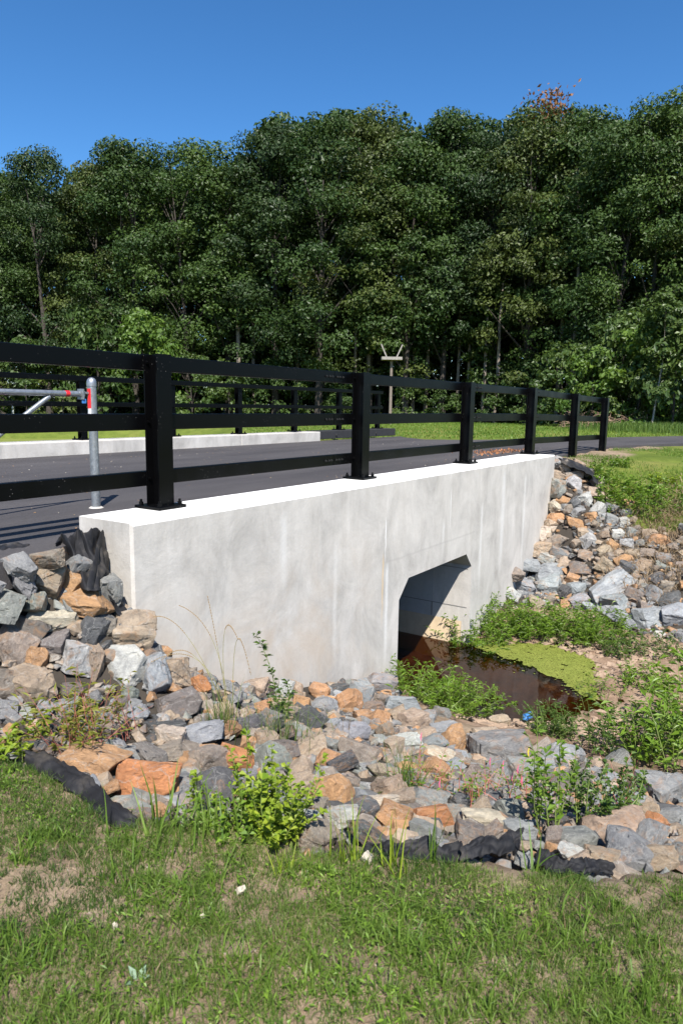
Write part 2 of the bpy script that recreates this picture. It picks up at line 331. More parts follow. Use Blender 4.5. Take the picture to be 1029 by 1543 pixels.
def ground_mat():
    m, n, l, b = mat("ground"); g = node(n, "ShaderNodeNewGeometry"); pos = g.outputs["Position"]
    zc = node(n, "ShaderNodeAttribute", attribute_name="zone"); sp = n.new("ShaderNodeSeparateColor"); l.new(zc.outputs["Color"], sp.inputs[0])
    n1 = noise_tex(n, l, pos, .35, 6, .6); n2 = noise_tex(n, l, pos, 3.2, 8, .7); n3 = noise_tex(n, l, pos, 30, 6, .75); n4 = noise_tex(n, l, pos, 140, 3, .7)
    soil = ramp(n, [(.3, (.13, .094, .062)), (.5, (.23, .17, .115)), (.7, (.33, .255, .18))]); l.new(n2.outputs[0], soil.inputs[0])
    sf = ramp(n, [(.3, (.6, .6, .6)), (.6, (1.1, 1.1, 1.1))]); l.new(n3.outputs[0], sf.inputs[0])
    soilc = mixc(n, l, .8, soil.outputs[0], sf.outputs[0], 'MULTIPLY')
    gr = ramp(n, [(.32, (.075, .105, .016)), (.5, (.11, .14, .024)), (.66, (.17, .165, .045))]); l.new(n1.outputs[0], gr.inputs[0])
    gf = ramp(n, [(.3, (.6, .65, .6)), (.55, (1, 1, 1)), (.75, (1.25, 1.2, 1.1))]); l.new(n2.outputs[0], gf.inputs[0])
    grc = mixc(n, l, .85, gr.outputs[0], gf.outputs[0], 'MULTIPLY')
    gf2 = ramp(n, [(.3, (.45, .5, .4)), (.6, (1.15, 1.15, 1.1))]); l.new(n4.outputs[0], gf2.inputs[0])
    grc = mixc(n, l, .6, grc, gf2.outputs[0], 'MULTIPLY')
    rg = ramp(n, [(.42, (0, 0, 0)), (.58, (1, 1, 1))])
    mm = n.new("ShaderNodeMath"); mm.operation = 'MULTIPLY_ADD'; mm.inputs[1].default_value = .45; l.new(n2.outputs[0], mm.inputs[0]); 
    ms = n.new("ShaderNodeMath"); ms.operation = 'SUBTRACT'; l.new(sp.outputs[0], ms.inputs[0]); ms.inputs[1].default_value = .22; l.new(ms.outputs[0], mm.inputs[2]); l.new(mm.outputs[0], rg.inputs[0])
    col = mixc(n, l, rg.outputs[0], soilc, grc)
    mud = ramp(n, [(.3, (.11, .07, .045)), (.52, (.24, .165, .115)), (.72, (.34, .25, .18))]); l.new(n2.outputs[0], mud.inputs[0])
    mudc = mixc(n, l, .7, mud.outputs[0], sf.outputs[0], 'MULTIPLY')
    col = mixc(n, l, sp.outputs[1], col, mudc)
    col = mixc(n, l, sp.outputs[2], col, mixc(n, l, n2.outputs[0], (.02, .018, .016), (.075, .062, .05)))  # dark soil bed under the rocks, with the shade of the gaps coloured in
    l.new(col, b.inputs["Base Color"]); b.inputs["Roughness"].default_value = .95; b.inputs["Specular IOR Level"].default_value = .15
    nb = bump(n, l, n2.outputs[0], .5, .05); nb = bump(n, l, n3.outputs[0], .7, .015, nb); nb = bump(n, l, n4.outputs[0], .6, .006, nb)
    l.new(nb, b.inputs["Normal"]); return m
M_GROUND = ground_mat()
def asphalt():
    m, n, l, b = mat("asphalt"); g = node(n, "ShaderNodeNewGeometry"); pos = g.outputs["Position"]
    n1 = noise_tex(n, l, mapping(n, l, pos, (.25, 1.1, 1)), .9, 8, .68); n2 = noise_tex(n, l, pos, 90, 4, .8)
    v = node(n, "ShaderNodeTexVoronoi"); v.inputs["Scale"].default_value = 16; l.new(pos, v.inputs["Vector"])
    r = ramp(n, [(.3, (.036, .033, .035)), (.7, (.074, .068, .069))]); l.new(n1.outputs[0], r.inputs[0])
    r2 = ramp(n, [(.3, (.5, .5, .5)), (.55, (1, 1, 1)), (.75, (1.9, 1.85, 1.75))]); l.new(n2.outputs[0], r2.inputs[0])
    col = mixc(n, l, .8, r.outputs[0], r2.outputs[0], 'MULTIPLY')
    rs = ramp(n, [(.035, (1, 1, 1)), (.05, (0, 0, 0))]); l.new(v.outputs[0], rs.inputs[0])
    sel = n.new("ShaderNodeSeparateColor"); l.new(v.outputs["Color"], sel.inputs[0]); rt = ramp(n, [(.8, (0, 0, 0)), (.82, (1, 1, 1))]); l.new(sel.outputs[0], rt.inputs[0])
    col = mixc(n, l, mixc(n, l, 1, rs.outputs[0], rt.outputs[0], 'MULTIPLY'), col, (.33, .28, .22))
    l.new(col, b.inputs["Base Color"]); b.inputs["Roughness"].default_value = .82; b.inputs["Specular IOR Level"].default_value = .3
    l.new(bump(n, l, n2.outputs[0], .5, .006), b.inputs["Normal"]); return m
M_ASPH = asphalt()
def water_mat():
    m, n, l, b = mat("brown water"); g = node(n, "ShaderNodeNewGeometry")
    tr = n.new("ShaderNodeBsdfTransparent"); tr.inputs[0].default_value = (.29, .18, .078, 1)
    gl = n.new("ShaderNodeBsdfGlossy"); gl.inputs["Roughness"].default_value = .015
    nz = noise_tex(n, l, g.outputs["Position"], 5, 3); nb = bump(n, l, nz.outputs[0], .05, .02); l.new(nb, gl.inputs["Normal"])
    fr = n.new("ShaderNodeFresnel"); fr.inputs[0].default_value = 1.33; l.new(nb, fr.inputs["Normal"])
    mx = n.new("ShaderNodeMixShader"); l.new(fr.outputs[0], mx.inputs[0]); l.new(tr.outputs[0], mx.inputs[1]); l.new(gl.outputs[0], mx.inputs[2])
    n.remove(b); l.new(mx.outputs[0], n["Material Output"].inputs[0]); return m
M_WATER = water_mat()
M_BARK = simple("oak bark", (.05, .041, .034), .95, var=.4, scale=3, bmp=.5, bscale=12)
M_BIRCH = simple("pale bark", (.27, .245, .21), .9, var=.25, scale=5)
M_STEM = simple("green stem", (.13, .17, .04), .6)
M_RSTEM = simple("reddish stem", (.30, .10, .07), .6)
M_DSTEM = simple("dry stem", (.42, .30, .15), .7)
M_OAK = [leaf_mat("oak leaves " + k, a, c,   .46, .2, .22) for k, a, c in (("deep", (.015, .032, .010), (.040, .066, .019)), ("fresh", (.028, .056, .012), (.072, .115, .024)), ("dark", (.019, .041, .010), (.050, .084, .020)), ("mid", (.024, .048, .011), (.062, .100, .022)), ("olive", (.034, .049, .012), (.080, .104, .024)))]
M_YOUNG = leaf_mat("young leaves", (.05, .10, .014), (.12, .19, .03), .45, .35)
M_SHRUB = leaf_mat("shrub leaves", (.040, .075, .016), (.095, .14, .03), .45, .3)
M_BROWNLEAF = leaf_mat("browned leaves", (.16, .06, .025), (.22, .11, .04), .6, .25)
M_GRASS = leaf_mat("grass blades", (.036, .080, .012), (.125, .182, .034), .55, .3, .3)
M_CRAB = leaf_mat("broad grass", (.065, .130, .016), (.145, .22, .034), .5, .35, .3)
M_WEED = leaf_mat("waterside weed", (.075, .145, .012), (.185, .29, .032), .45, .35, .35)
M_DWEED = leaf_mat("dark weed", (.036, .078, .013), (.095, .16, .026), .45, .32, .35)
M_YWEED = leaf_mat("yellow green weed", (.12, .20, .014), (.29, .35, .035), .5, .38, .3)
M_RWEED = leaf_mat("yellowing weed", (.12, .16, .022), (.26, .24, .045), .5, .35, .3)
M_DRYG = leaf_mat("dry grass", (.19, .125, .07), (.33, .25, .16), .8, .2, .2)
M_NEEDLE = leaf_mat("fallen needles", (.26, .10, .045), (.42, .20, .09), .8, .1, .2)
M_PINK = simple("pink flower", (.6, .12, .22), .6)
M_YEL = simple("yellow flower", (.7, .5, .04), .6)
M_CLOD = simple("dried mud", (.26, .185, .13), .95, var=.3, scale=9, bmp=.5)
M_PEB = simple("pale pebble", (.40, .35, .28), .8, var=.15)
M_SILVER = leaf_mat("silvery leaf", (.17, .25, .17), (.23, .31, .22), .7, .15, .2)
def duck_mat():
    m, n, l, b = mat("duckweed"); g = node(n, "ShaderNodeNewGeometry")
    n1 = noise_tex(n, l, g.outputs["Position"], 90, 4, .7); n2 = noise_tex(n, l, g.outputs["Position"], 3.5, 4)
    r = ramp(n, [(.3, (.075, .090, .010)), (.5, (.155, .178, .024)), (.7, (.22, .235, .042))]); l.new(n1.outputs[0], r.inputs[0])
    r2 = ramp(n, [(.35, (.75, .8, .6)), (.6, (1, 1, 1))]); l.new(n2.outputs[0], r2.inputs[0])
    l.new(mixc(n, l, .7, r.outputs[0], r2.outputs[0], 'MULTIPLY'), b.inputs["Base Color"]); b.inputs["Roughness"].default_value = .7
    l.new(bump(n, l, n1.outputs[0], .6, .006), b.inputs["Normal"]); return m
M_DUCK = duck_mat()
# ------------------------------------------------------------------ mesh helpers
def new_obj(name, me, m=None, parent=None):
    o = bpy.data.objects.new(name, me); COL.objects.link(o)
    if m is not None and me is not None:
        for k in (m if isinstance(m, (list, tuple)) else [m]): me.materials.append(k)
    if parent: o.parent = parent
    return o
def tag(o, label=None, cat=None, group=None, kind=None):
    if label: o["label"] = label
    if cat: o["category"] = cat
    if group: o["group"] = group
    if kind: o["kind"] = kind
    return o
def empty(name, loc=(0, 0, 0), rz=0):
    o = bpy.data.objects.new(name, None); COL.objects.link(o); o.location = loc; o.rotation_euler = (0, 0, rz); o.empty_display_size = .1; return o
def mesh_np(name, V, Fc, smooth=False, attrs=None, colattr=None, mats=None):
    """V (n,3); Fc list of (m,k) index arrays"""
    me = bpy.data.meshes.new(name); V = np.asarray(V, np.float32)
    if not isinstance(Fc, list): Fc = [Fc]
    Fc = [np.asarray(f, np.int32) for f in Fc if len(f)]
    loops = np.concatenate([f.ravel() for f in Fc]); tot = np.concatenate([np.full(len(f), f.shape[1], np.int32) for f in Fc])
    st = np.concatenate([[0], np.cumsum(tot)[:-1]]).astype(np.int32)
    me.vertices.add(len(V)); me.vertices.foreach_set("co", V.ravel())
    me.loops.add(len(loops)); me.loops.foreach_set("vertex_index", loops)
    me.polygons.add(len(tot)); me.polygons.foreach_set("loop_start", st); me.polygons.foreach_set("loop_total", tot)
    if mats is not None: me.polygons.foreach_set("material_index", np.asarray(mats, np.int32))
    me.update(calc_edges=True); me.validate()
    if attrs:
        for k, a in attrs.items():
            at_ = me.attributes.new(k, 'FLOAT', 'POINT'); at_.data.foreach_set("value", np.asarray(a, np.float32))
    if colattr is not None:
        for k, a in colattr.items():
            at_ = me.attributes.new(k, 'FLOAT_COLOR', 'POINT'); a = np.asarray(a, np.float32)
            if a.shape[1] == 3: a = np.hstack([a, np.ones((len(a), 1), np.float32)])
            at_.data.foreach_set("color", a.ravel())
    me.polygons.foreach_set("use_smooth", np.full(len(tot), bool(smooth)))
    return me
class MB:
    def __init__(s): s.v = []; s.f = []; s.n = 0
    def add(s, v, f):
        s.v += [tuple(map(float, p)) for p in v]; s.f += [[i + s.n for i in q] for q in f]; s.n += len(v); return s
    def box(s, x0, x1, y0, y1, z0, z1, mtx=None):
        v = [(x, y, z) for z in (z0, z1) for y in (y0, y1) for x in (x0, x1)]
        if mtx is not None: v = [tuple(mtx @ Vector(p)) for p in v]
        return s.add(v, [(0, 2, 3, 1), (4, 5, 7, 6), (0, 1, 5, 4), (2, 6, 7, 3), (0, 4, 6, 2), (1, 3, 7, 5)])
    def bar(s, a, b, w, h):
        a, b = Vector(a), Vector(b); d = b - a; q = d.to_track_quat('X', 'Z'); m = Matrix.Translation(a) @ q.to_matrix().to_4x4()
        return s.box(0, d.length, -w / 2, w / 2, -h / 2, h / 2, m)
    def prism(s, prof, z0, z1, mtx=None):
        n = len(prof); v = [(x, y, z0) for x, y in prof] + [(x, y, z1) for x, y in prof]
        if mtx is not None: v = [tuple(mtx @ Vector(p)) for p in v]
        return s.add(v, [tuple(range(n))[::-1], tuple(range(n, 2 * n))] + [(i, (i + 1) % n, n + (i + 1) % n, n + i) for i in range(n)])
    def tube(s, pts, r, k=8, caps=True):
        pts = [Vector(p) for p in pts]; rs = r if isinstance(r, (list, tuple)) else [r] * len(pts); base = s.n; up = Vector((0, 0, 1)); rows = []
        for i, p in enumerate(pts):
            d = (pts[min(i + 1, len(pts) - 1)] - pts[max(i - 1, 0)]).normalized()
            a = d.cross(up); a = a.normalized() if a.length > 1e-4 else Vector((1, 0, 0)); b2 = d.cross(a)
            rows += [p + (a * math.cos(t) + b2 * math.sin(t)) * rs[i] for t in [2 * math.pi * j / k for j in range(k)]]
        f = [(i * k + j, i * k + (j + 1) % k, (i + 1) * k + (j + 1) % k, (i + 1) * k + j) for i in range(len(pts) - 1) for j in range(k)]
        if caps: f += [tuple(range(k))[::-1], tuple(range((len(pts) - 1) * k, len(pts) * k))]
        return s.add(rows, f)
    def build(s, name, m=None, parent=None, smooth=False, bevel=0, seg=2):
        me = bpy.data.meshes.new(name); me.from_pydata(s.v, [], s.f); me.update()
        bm = bmesh.new(); bm.from_mesh(me); bmesh.ops.recalc_face_normals(bm, faces=bm.faces)
        if bevel: bmesh.ops.bevel(bm, geom=list(bm.edges), offset=bevel, segments=seg, profile=.6, affect='EDGES')
        for f in bm.faces: f.smooth = smooth
        if smooth:
            for e in bm.edges: e.smooth = not (len(e.link_faces) == 2 and e.calc_face_angle(0) > .7)
        bm.to_mesh(me); bm.free(); return new_obj(name, me, m, parent)
def hexa(mb, c, r, h, axis):
    a = Vector(axis).normalized(); q = a.to_track_quat('Z', 'X').to_matrix().to_4x4(); m = Matrix.Translation(Vector(c)) @ q
    mb.prism([(r * math.cos(t), r * math.sin(t)) for t in [math.pi / 3 * i for i in range(6)]], 0, h, m)
    mb.prism([(r * .55 * math.cos(t), r * .55 * math.sin(t)) for t in [math.pi / 4 * i for i in range(8)]], h, h * 1.9, m)
# ================================================================== THE SETTING
def grid_axis(segs):
    out = []
    for a, b, st in segs: out += list(np.arange(a, b - 1e-6, st))
    return np.array(out + [segs[-1][1]])
gx = grid_axis([(-600, -100, 100), (-100, -20, 10), (-20, -8, 1), (-8, -4.8, .2), (-4.8, 10.6, .07), (10.6, 20, .2), (20, 60, 2), (60, 120, 10), (120, 700, 100)])
gy = grid_axis([(-400, -50, 50), (-50, -12, 4), (-12, -6, .4), (-6, -5, .15), (-5, .7, .07), (.7, 8, .25), (8, 30, .8), (30, 100, 5), (100, 800, 100)])
GX, GY = np.meshgrid(gx, gy)
GZ = terrain(GX, GY)
near = ((GX > -7) & (GX < 18) & (GY > -8) & (GY < .5)).astype(float)
ROCK_L = [(-40, 845), (90, 845), (165, 835), (230, 880), (280, 950), (360, 985), (440, 1000), (560, 1000), (610, 1050), (655, 1092), (700, 1105), (760, 1108), (800, 1130), (900, 1145), (960, 1180), (1070, 1200), (1090, 1312), (850, 1312), (700, 1292), (560, 1272), (450, 1278), (330, 1235), (200, 1235), (100, 1165), (30, 1140), (-40, 1110)]
ROCK_R = [(832, 688), (875, 700), (893, 722), (925, 752), (945, 775), (968, 800), (1029, 798), (1100, 800), (1100, 985), (1029, 965), (960, 950), (900, 935), (850, 912), (745, 915), (740, 880), (770, 850), (800, 770)]
STONE_L = [(-40, 845), (90, 845), (165, 862), (200, 930), (232, 985), (330, 1034), (440, 1042), (560, 1036)] + ROCK_L[6:]
STONE_R = [(832, 688)] + ROCK_R[1:13] + [(850, 912), (778, 908), (776, 880), (808, 850), (832, 790)]
px_, py_, pz_ = proj_many(np.stack([GX.ravel(), GY.ravel(), GZ.ravel()], 1))
vis = (pz_ > .5).reshape(GX.shape) & (near > 0)
inL = in_poly(px_, py_, ROCK_L).reshape(GX.shape) & vis & (GX < 3.2)
inR = in_poly(px_, py_, ROCK_R).reshape(GX.shape) & vis & (GX > 5.5)
offL = (~vis) & (GX > -1.2) & (GX < 2.6) & (GY > -9) & (GY < -4)
rocky = (inL | inR).astype(float)
mudm = ((GZ < -2.28) & (near > 0) & (rocky < .5)).astype(float)
dig = rocky * .07 + .03 * mudm * vnoise(GX, GY, 6)
GZ = GZ - dig + near * ((vnoise(GX, GY, 2.2, 1) - .5) * .05 + (vnoise(GX, GY, 7, 2) - .5) * .022 + (vnoise(GX, GY, 14, 3) - .5) * mudm * .06)
grassy = np.ones_like(GX)
grassy = np.where(near > 0, .30 + .3 * (vnoise(GX, GY, .8, 4) - .5), grassy)
grassy = np.where((GX > 9) & (near > 0), .72 + .5 * (vnoise(GX, GY, .7, 5) - .5) - .45 * sstep(-1.6, -.2, GY), grassy)
zone = np.stack([grassy.ravel(), mudm.ravel(), np.clip(rocky, 0, 1).ravel()], 1)
ny, nx = GX.shape
idx = np.arange(nx * ny).reshape(ny, nx)
Fg = np.stack([idx[:-1, :-1], idx[:-1, 1:], idx[1:, 1:], idx[1:, :-1]], -1).reshape(-1, 4)
ground = new_obj("ground", mesh_np("ground", np.stack([GX.ravel(), GY.ravel(), GZ.ravel()], 1), Fg, True, colattr={"zone": zone}), M_GROUND); tag(ground, kind='structure')
def ground_h(x, y):
    """height of the ground mesh itself"""
    x, y = np.asarray(x, float), np.asarray(y, float)
    i = np.clip(np.searchsorted(gx, x) - 1, 0, nx - 2); j = np.clip(np.searchsorted(gy, y) - 1, 0, ny - 2)
    u = np.clip((x - gx[i]) / (gx[i + 1] - gx[i]), 0, 1); v = np.clip((y - gy[j]) / (gy[j + 1] - gy[j]), 0, 1)
    return (GZ[j, i] * (1 - u) + GZ[j, i + 1] * u) * (1 - v) + (GZ[j + 1, i] * (1 - u) + GZ[j + 1, i + 1] * u) * v
def ground_z(x, y): return float(ground_h(x, y))
# road: the bridge deck, its pad and the path leaving to the right
near_e = [(-60, -.33), (-12, -.33), (-4, -.34), (-2.2, -.36), (-1.5, -.33), (-1.05, -.22), (-.74, -.05), (-.70, .1), (-.68, .115), (9.2, .115), (9.25, -.02), (10.4, -.10), (12, .04), (13.8, .16), (16.3, .12), (17.9, -.42), (19.9, -1.2), (24, -3.3), (30, -7), (40, -15), (60, -34)]
far_e = [(60, -27), (40, -9.5), (30, -2.2), (26.8, -.1), (20.8, 2.5), (17.6, 3.7), (16.2, 4.6), (15.6, 5.5), (16.4, 6.6), (17.0, 7.08), (12.3, 7.05), (-12, 7.05), (-60, 7.05)]
prof = near_e + far_e
mb = MB(); mb.prism(prof, -.32, -.14); road = mb.build("road", M_ASPH); tag(road, kind='structure')
# water
def sheet(name, poly, z, m, jitter=0):
    mb = MB(); me = bpy.data.meshes.new(name); me.from_pydata([(x, y, z) for x, y in poly], [], [tuple(range(len(poly)))]); me.update()
    if me.polygons[0].normal.z < 0: me.flip_normals()
    return new_obj(name, me, m)
wv = sheet("water", [(3.0, 8.9), (2.9, -.4), (2.75, -1.2), (2.9, -2.2), (3.6, -2.75), (4.6, -2.9), (5.6, -2.9), (6.3, -2.2), (6.3, -.5), (5.65, -.4), (5.65, 8.9)][::-1], WATER, M_WATER); tag(wv, kind='structure')
pondpts = [(9 + 9.9 * math.cos(t) , 18 + 6.8 * math.sin(t)) for t in np.linspace(0, 2 * math.pi, 48)[:-1]]
pw = sheet("pond_water", pondpts, -.72, M_DUCK); tag(pw, kind='structure')
# ================================================================== HEADWALL AND CULVERT
wall = empty("concrete_headwall", (0, 0, 0)); tag(wall, "pale grey concrete headwall with the culvert opening under the near railing", "headwall")
def wall_mesh():
    bm = bmesh.new(); c = .02; zb = -3.3
    hole = [(OX1, zb), (OX1, OZ - .21), (OX1 - .20, OZ), (OX0 + .23, OZ), (OX0, OZ - .23), (OX0, zb)]
    full = [(WX0, zb), (WX0, 0), (WX1, 0), (WX1, zb)] + hole
    inset = [(WX0 + c, zb), (WX0 + c, -c), (WX1 - c, -c), (WX1 - c, zb)] + hole
    rings = [[bm.verts.new((x, y, z)) for x, z in l] for l, y in ((inset, WY0), (full, WY0 + c), (full, WY1 - c), (inset, WY1))]
    n = len(full); bm.faces.new(rings[0]); bm.faces.new(rings[3][::-1])
    for a, b in zip(rings[:-1], rings[1:]):
        for i in range(n): bm.faces.new((a[i], a[(i + 1) % n], b[(i + 1) % n], b[i]))
    bmesh.ops.recalc_face_normals(bm, faces=bm.faces)
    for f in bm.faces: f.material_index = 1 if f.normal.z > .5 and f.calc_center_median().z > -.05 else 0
    me = bpy.data.meshes.new("headwall_body"); bm.to_mesh(me); bm.free(); return me
new_obj("headwall_body", wall_mesh(), [M_CONC, M_CAP], wall)
# culvert barrel: two side walls, haunches and roof
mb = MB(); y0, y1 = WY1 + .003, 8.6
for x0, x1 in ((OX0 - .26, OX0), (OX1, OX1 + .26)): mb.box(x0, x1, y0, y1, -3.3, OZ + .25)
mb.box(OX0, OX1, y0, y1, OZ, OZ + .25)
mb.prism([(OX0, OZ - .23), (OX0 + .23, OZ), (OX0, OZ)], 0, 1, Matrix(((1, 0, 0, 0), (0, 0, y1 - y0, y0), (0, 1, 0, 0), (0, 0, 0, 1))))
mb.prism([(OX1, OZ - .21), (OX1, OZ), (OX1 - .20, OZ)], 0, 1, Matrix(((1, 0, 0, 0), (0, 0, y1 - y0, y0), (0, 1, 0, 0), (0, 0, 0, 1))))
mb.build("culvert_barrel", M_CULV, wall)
# sloped, rust-stained footing ledges along both culvert walls
mb = MB()
for s, x in ((1, OX0), (-1, OX1)):
    mb.prism([(x + s * .002, -2.28), (x + s * .10, -2.64), (x + s * .10, -3.0), (x + s * .002, -3.0)], 0, 1, Matrix(((1, 0, 0, 0), (0, 0, y1 - WY0 - .12, WY0 + .12), (0, 1, 0, 0), (0, 0, 0, 1))))
mb.build("culvert_footing", M_FOOT, wall)
mb = MB()
for s, x in ((1, OX0), (-1, OX1)):
    for z in (-1.48, -2.06): mb.box(min(x, x + s * .004), max(x, x + s * .004), WY0 + .05, 6, z - .006, z + .006)
    for y, za, zb in ((.62, -1.48, -2.06), (1.9, -1.48, -2.06), (.12, -2.06, -2.27)): mb.box(min(x, x + s * .005), max(x, x + s * .005), y - .006, y + .006, zb, za)
mb.build("joint", simple("dark joint", (.20, .192, .182), .9), wall)
# far kerb (top of the other headwall) and the black beam that continues it
kerb = empty("concrete_kerb", (0, 7.3, 0)); tag(kerb, "long pale concrete kerb across the path carrying the far railing", "kerb")
def sub(mb, name, m, par, **k):
    o = mb.build(name, m, par, **k); o.matrix_parent_inverse = Matrix.Translation(par.location).inverted(); return o
mb = MB(); xs = [-14, 2.2, 9.0, 12.30]
for a, b in zip(xs[:-1], xs[1:]): mb.box(a + .004, b - .004, 7.05, 7.62, -1.2, .115)
sub(mb, "kerb_segment", M_CONC, kerb, bevel=.02)
mb = MB(); mb.box(12.33, 16.62, 7.06, 7.60, -.10, .13)
beam = mb.build("black_beam", M_BEAM, bevel=.015); tag(beam, "low black beam lying at the right end of the far kerb", "beam")
mb = MB()
for x in (13.1, 15.35): hexa(mb, (x, 7.06, .0), .035, .02, (0, -1, 0))
mb.build("bolt", M_BEAM, beam)
# ================================================================== RAILINGS
def h_post(w, d, z0, z1):
    t = .011; p = [(-w / 2, -d / 2), (w / 2, -d / 2), (w / 2, -d / 2 + t), (t / 2, -d / 2 + t), (t / 2, d / 2 - t), (w / 2, d / 2 - t), (w / 2, d / 2), (-w / 2, d / 2), (-w / 2, d / 2 - t), (-t / 2, d / 2 - t), (-t / 2, -d / 2 + t), (-w / 2, -d / 2 + t)]
    mb = MB(); mb.prism(p, z0, z1); return mb
def railing(name, label, posts, yc, side, rails, x0, x1, w=.152, zt=1.225, splice=()):
    root = empty(name, (0, yc, 0)); tag(root, label, "railing")
    for x, zb, plate, dz in posts:
        mb = h_post(w, w, zb + (.02 if plate else 0), zt + dz); mb.v = [(a + x, b + yc, c) for a, b, c in mb.v]
        p = sub(mb, "post", M_BLACK, root)
        if plate:
            mb = MB(); q = .145; mb.box(x - q, x + q, yc - q, yc + q, zb + .003, zb + .026); mb.build("base_plate", M_BLACK, p, bevel=.003)
            for sx in (-1, 1):
                for sy in (-1, 1):
                    mb = MB(); hexa(mb, (x + sx * .108, yc + sy * .108, zb + .026), .019, .024, (0, 0, 1)); mb.build("bolt", M_BLACK, p)
        mb = MB()
        for zr in rails: hexa(mb, (x - .052, yc + side * (w / 2 - .011), (zr[0] + zr[1]) / 2 + dz), .014, .012, (0, -side, 0))
        mb.build("rail_bolt", M_BLACK, p)
    for z0, z1, dr in rails:
        ya, yb = yc + side * w / 2, yc + side * (w / 2 + dr); ya, yb = min(ya, yb), max(ya, yb)
        mb = MB(); cuts = [x0] + list(splice) + [x1]
        for a, b in zip(cuts[:-1], cuts[1:]):
            da, db = 0, 0
            if len(posts) and side > 0 and b > 9.2: pass
            mb.box(a + .003, b - .003, ya + .0015, yb, z0, z1)
        # the far end drops a little with the ground
        mb.v = [(a, b, c - (.028 * (a - 9.05) * .55 if a > 9.05 and posts[-1][3] < 0 else 0)) for a, b, c in mb.v]
        r = sub(mb, "rail", M_BLACK, root, bevel=.006)
        mb = MB()
        for s in splice:
            for k in (-.16, -.10, -.05, .05, .10, .16): hexa(mb, (s + k, ya if side > 0 else yb, (z0 + z1) / 2), .013, .010, (0, -1 if side > 0 else 1, 0))
        if mb.n:
            mb.build("splice_bolt", M_BOLT, r)
    return root
M_BOLT = simple("dull bolt steel", (.03, .03, .03), .4, metal=.5)
RAILS = [(1.098, 1.222, .065), (.628, .757, .065), (.178, .298, .065)]
railing("near_railing", "tall black steel railing bolted along the top of the concrete headwall", [(-3.05, -.6, False, 0), (0, 0, True, 0), (3.06, 0, True, 0), (6.11, 0, True, 0), (9.05, 0, True, 0), (11.95, -.6, False, -.04), (14.65, -.75, False, -.08)], -.04, 1, RAILS, -4.6, 14.72, splice=(-2.3, 2.62, 6.62, 9.5))
railing("far_railing", "black steel railing standing on the far kerb across the path", [(-4.5, .115, True, 0), (-2.2, .115, True, 0), (.1, .115, True, 0), (2.45, .115, True, 0), (4.75, .115, True, 0), (7.05, .115, True, 0), (9.25, .115, True, 0), (11.5, .13, True, 0), (13.7, .13, True, 0), (15.95, .13, True, 0)], 7.37, -1, [(1.235, 1.335, .055), (.755, .845, .055), (.37, .46, .055)], -5.5, 16.1, w=.13, zt=1.335, splice=(4.2, 11.9))
# ================================================================== BOLLARD, GATE, PIPE, PLATFORM
BX, BY, BZ = .266, 1.132, -.14
bol = empty("bollard", (BX, BY, BZ)); tag(bol, "round galvanised steel bollard with a red reflector behind the first railing post", "bollard")
mb = MB(); mb.tube([(0, 0, 0), (0, 0, 1.14)], .041, 28); mb.build("tube", M_GALV, bol, smooth=True)
mb = MB(); pr = [(.0445, 1.125), (.0445, 1.15), (.043, 1.168), (.037, 1.187), (.025, 1.20), (.010, 1.206), (.002, 1.207)]
mb.tube([(0, 0, z) for r, z in pr], [r for r, z in pr], 28); mb.build("cap", M_GALV, bol, smooth=True)
def tape(z0, z1, a0, a1, r, m, name, par):
    n = 10; mb = MB(); v = []
    for z in (z0, z1):
        for i in range(n + 1):
            t = a0 + (a1 - a0) * i / n; v.append((r * math.cos(t), r * math.sin(t), z))
    for z in (z0, z1):
        for i in range(n + 1):
            t = a0 + (a1 - a0) * i / n; v.append(((r - .003) * math.cos(t), (r - .003) * math.sin(t), z))
    f = [(i, i + 1, n + 2 + i, n + 1 + i) for i in range(n)]; o = 2 * (n + 1)
    f += [(o + i + 1, o + i, o + n + 1 + i, o + n + 2 + i) for i in range(n)]
    mb.add(v, f); return mb.build(name, m, par, smooth=True)
tape(.925, 1.105, rad(140), rad(218), .0425, M_RED, "red_reflector", bol); tape(.80, .925, rad(140), rad(218), .0424, M_WTAPE, "silver_reflector", bol)
mb = MB(); mb.tube([(0, 0, -.005), (0, 0, .012)], [.075, .05], 20); mb.build("collar", M_CONC, bol)
gate = empty("barrier_gate", (BX - 3.6, BY, -.14)); tag(gate, "galvanised tube gate with red bands latched to the round bollard", "gate")
gx0, gx1 = 0.0, 3.46; ZA = 1.055
mb = MB(); mb.tube([(gx0, 0, ZA), (gx1, 0, ZA)], .026, 18); mb.build("arm", M_GALV, gate, smooth=True)
mb = MB(); mb.tube([(2.0, 0, .24), (gx1 - .30, 0, ZA - .028)], .021, 14); mb.tube([(0, 0, .22), (2.0, 0, .24)], .021, 14); mb.build("brace", M_GALV, gate, smooth=True)
mb = MB(); mb.tube([(-.06, 0, 0), (-.06, 0, 1.2)], .05, 18); mb.build("hinge_post", M_GALV, gate, smooth=True)
mb = MB()
mb.tube([(gx1 - .145, 0, ZA), (gx1 - .105, 0, ZA)], .0272, 18); mb.build("red_band", M_RED, gate, smooth=True)
u = Vector((gx1 - .30 - 2.0, 0, ZA - .028 - .24)).normalized(); c0 = Vector((gx1 - .30, 0, ZA - .028)) - u * .37
mb = MB(); mb.tube([c0 - u * .018, c0 + u * .018], .0222, 14); mb.build("red_band", M_RED, gate, smooth=True)
mb = MB(); mb.box(gx1, gx1 + .05, -.022, .022, ZA - .022, ZA + .026); mb.box(gx1 + .05, gx1 + .098, -.012, .012, ZA + .0, ZA + .02); mb.box(gx1 + .012, gx1 + .03, -.04, .04, ZA - .05, ZA + .045); mb.build("latch", M_GALV, gate, bevel=.003)
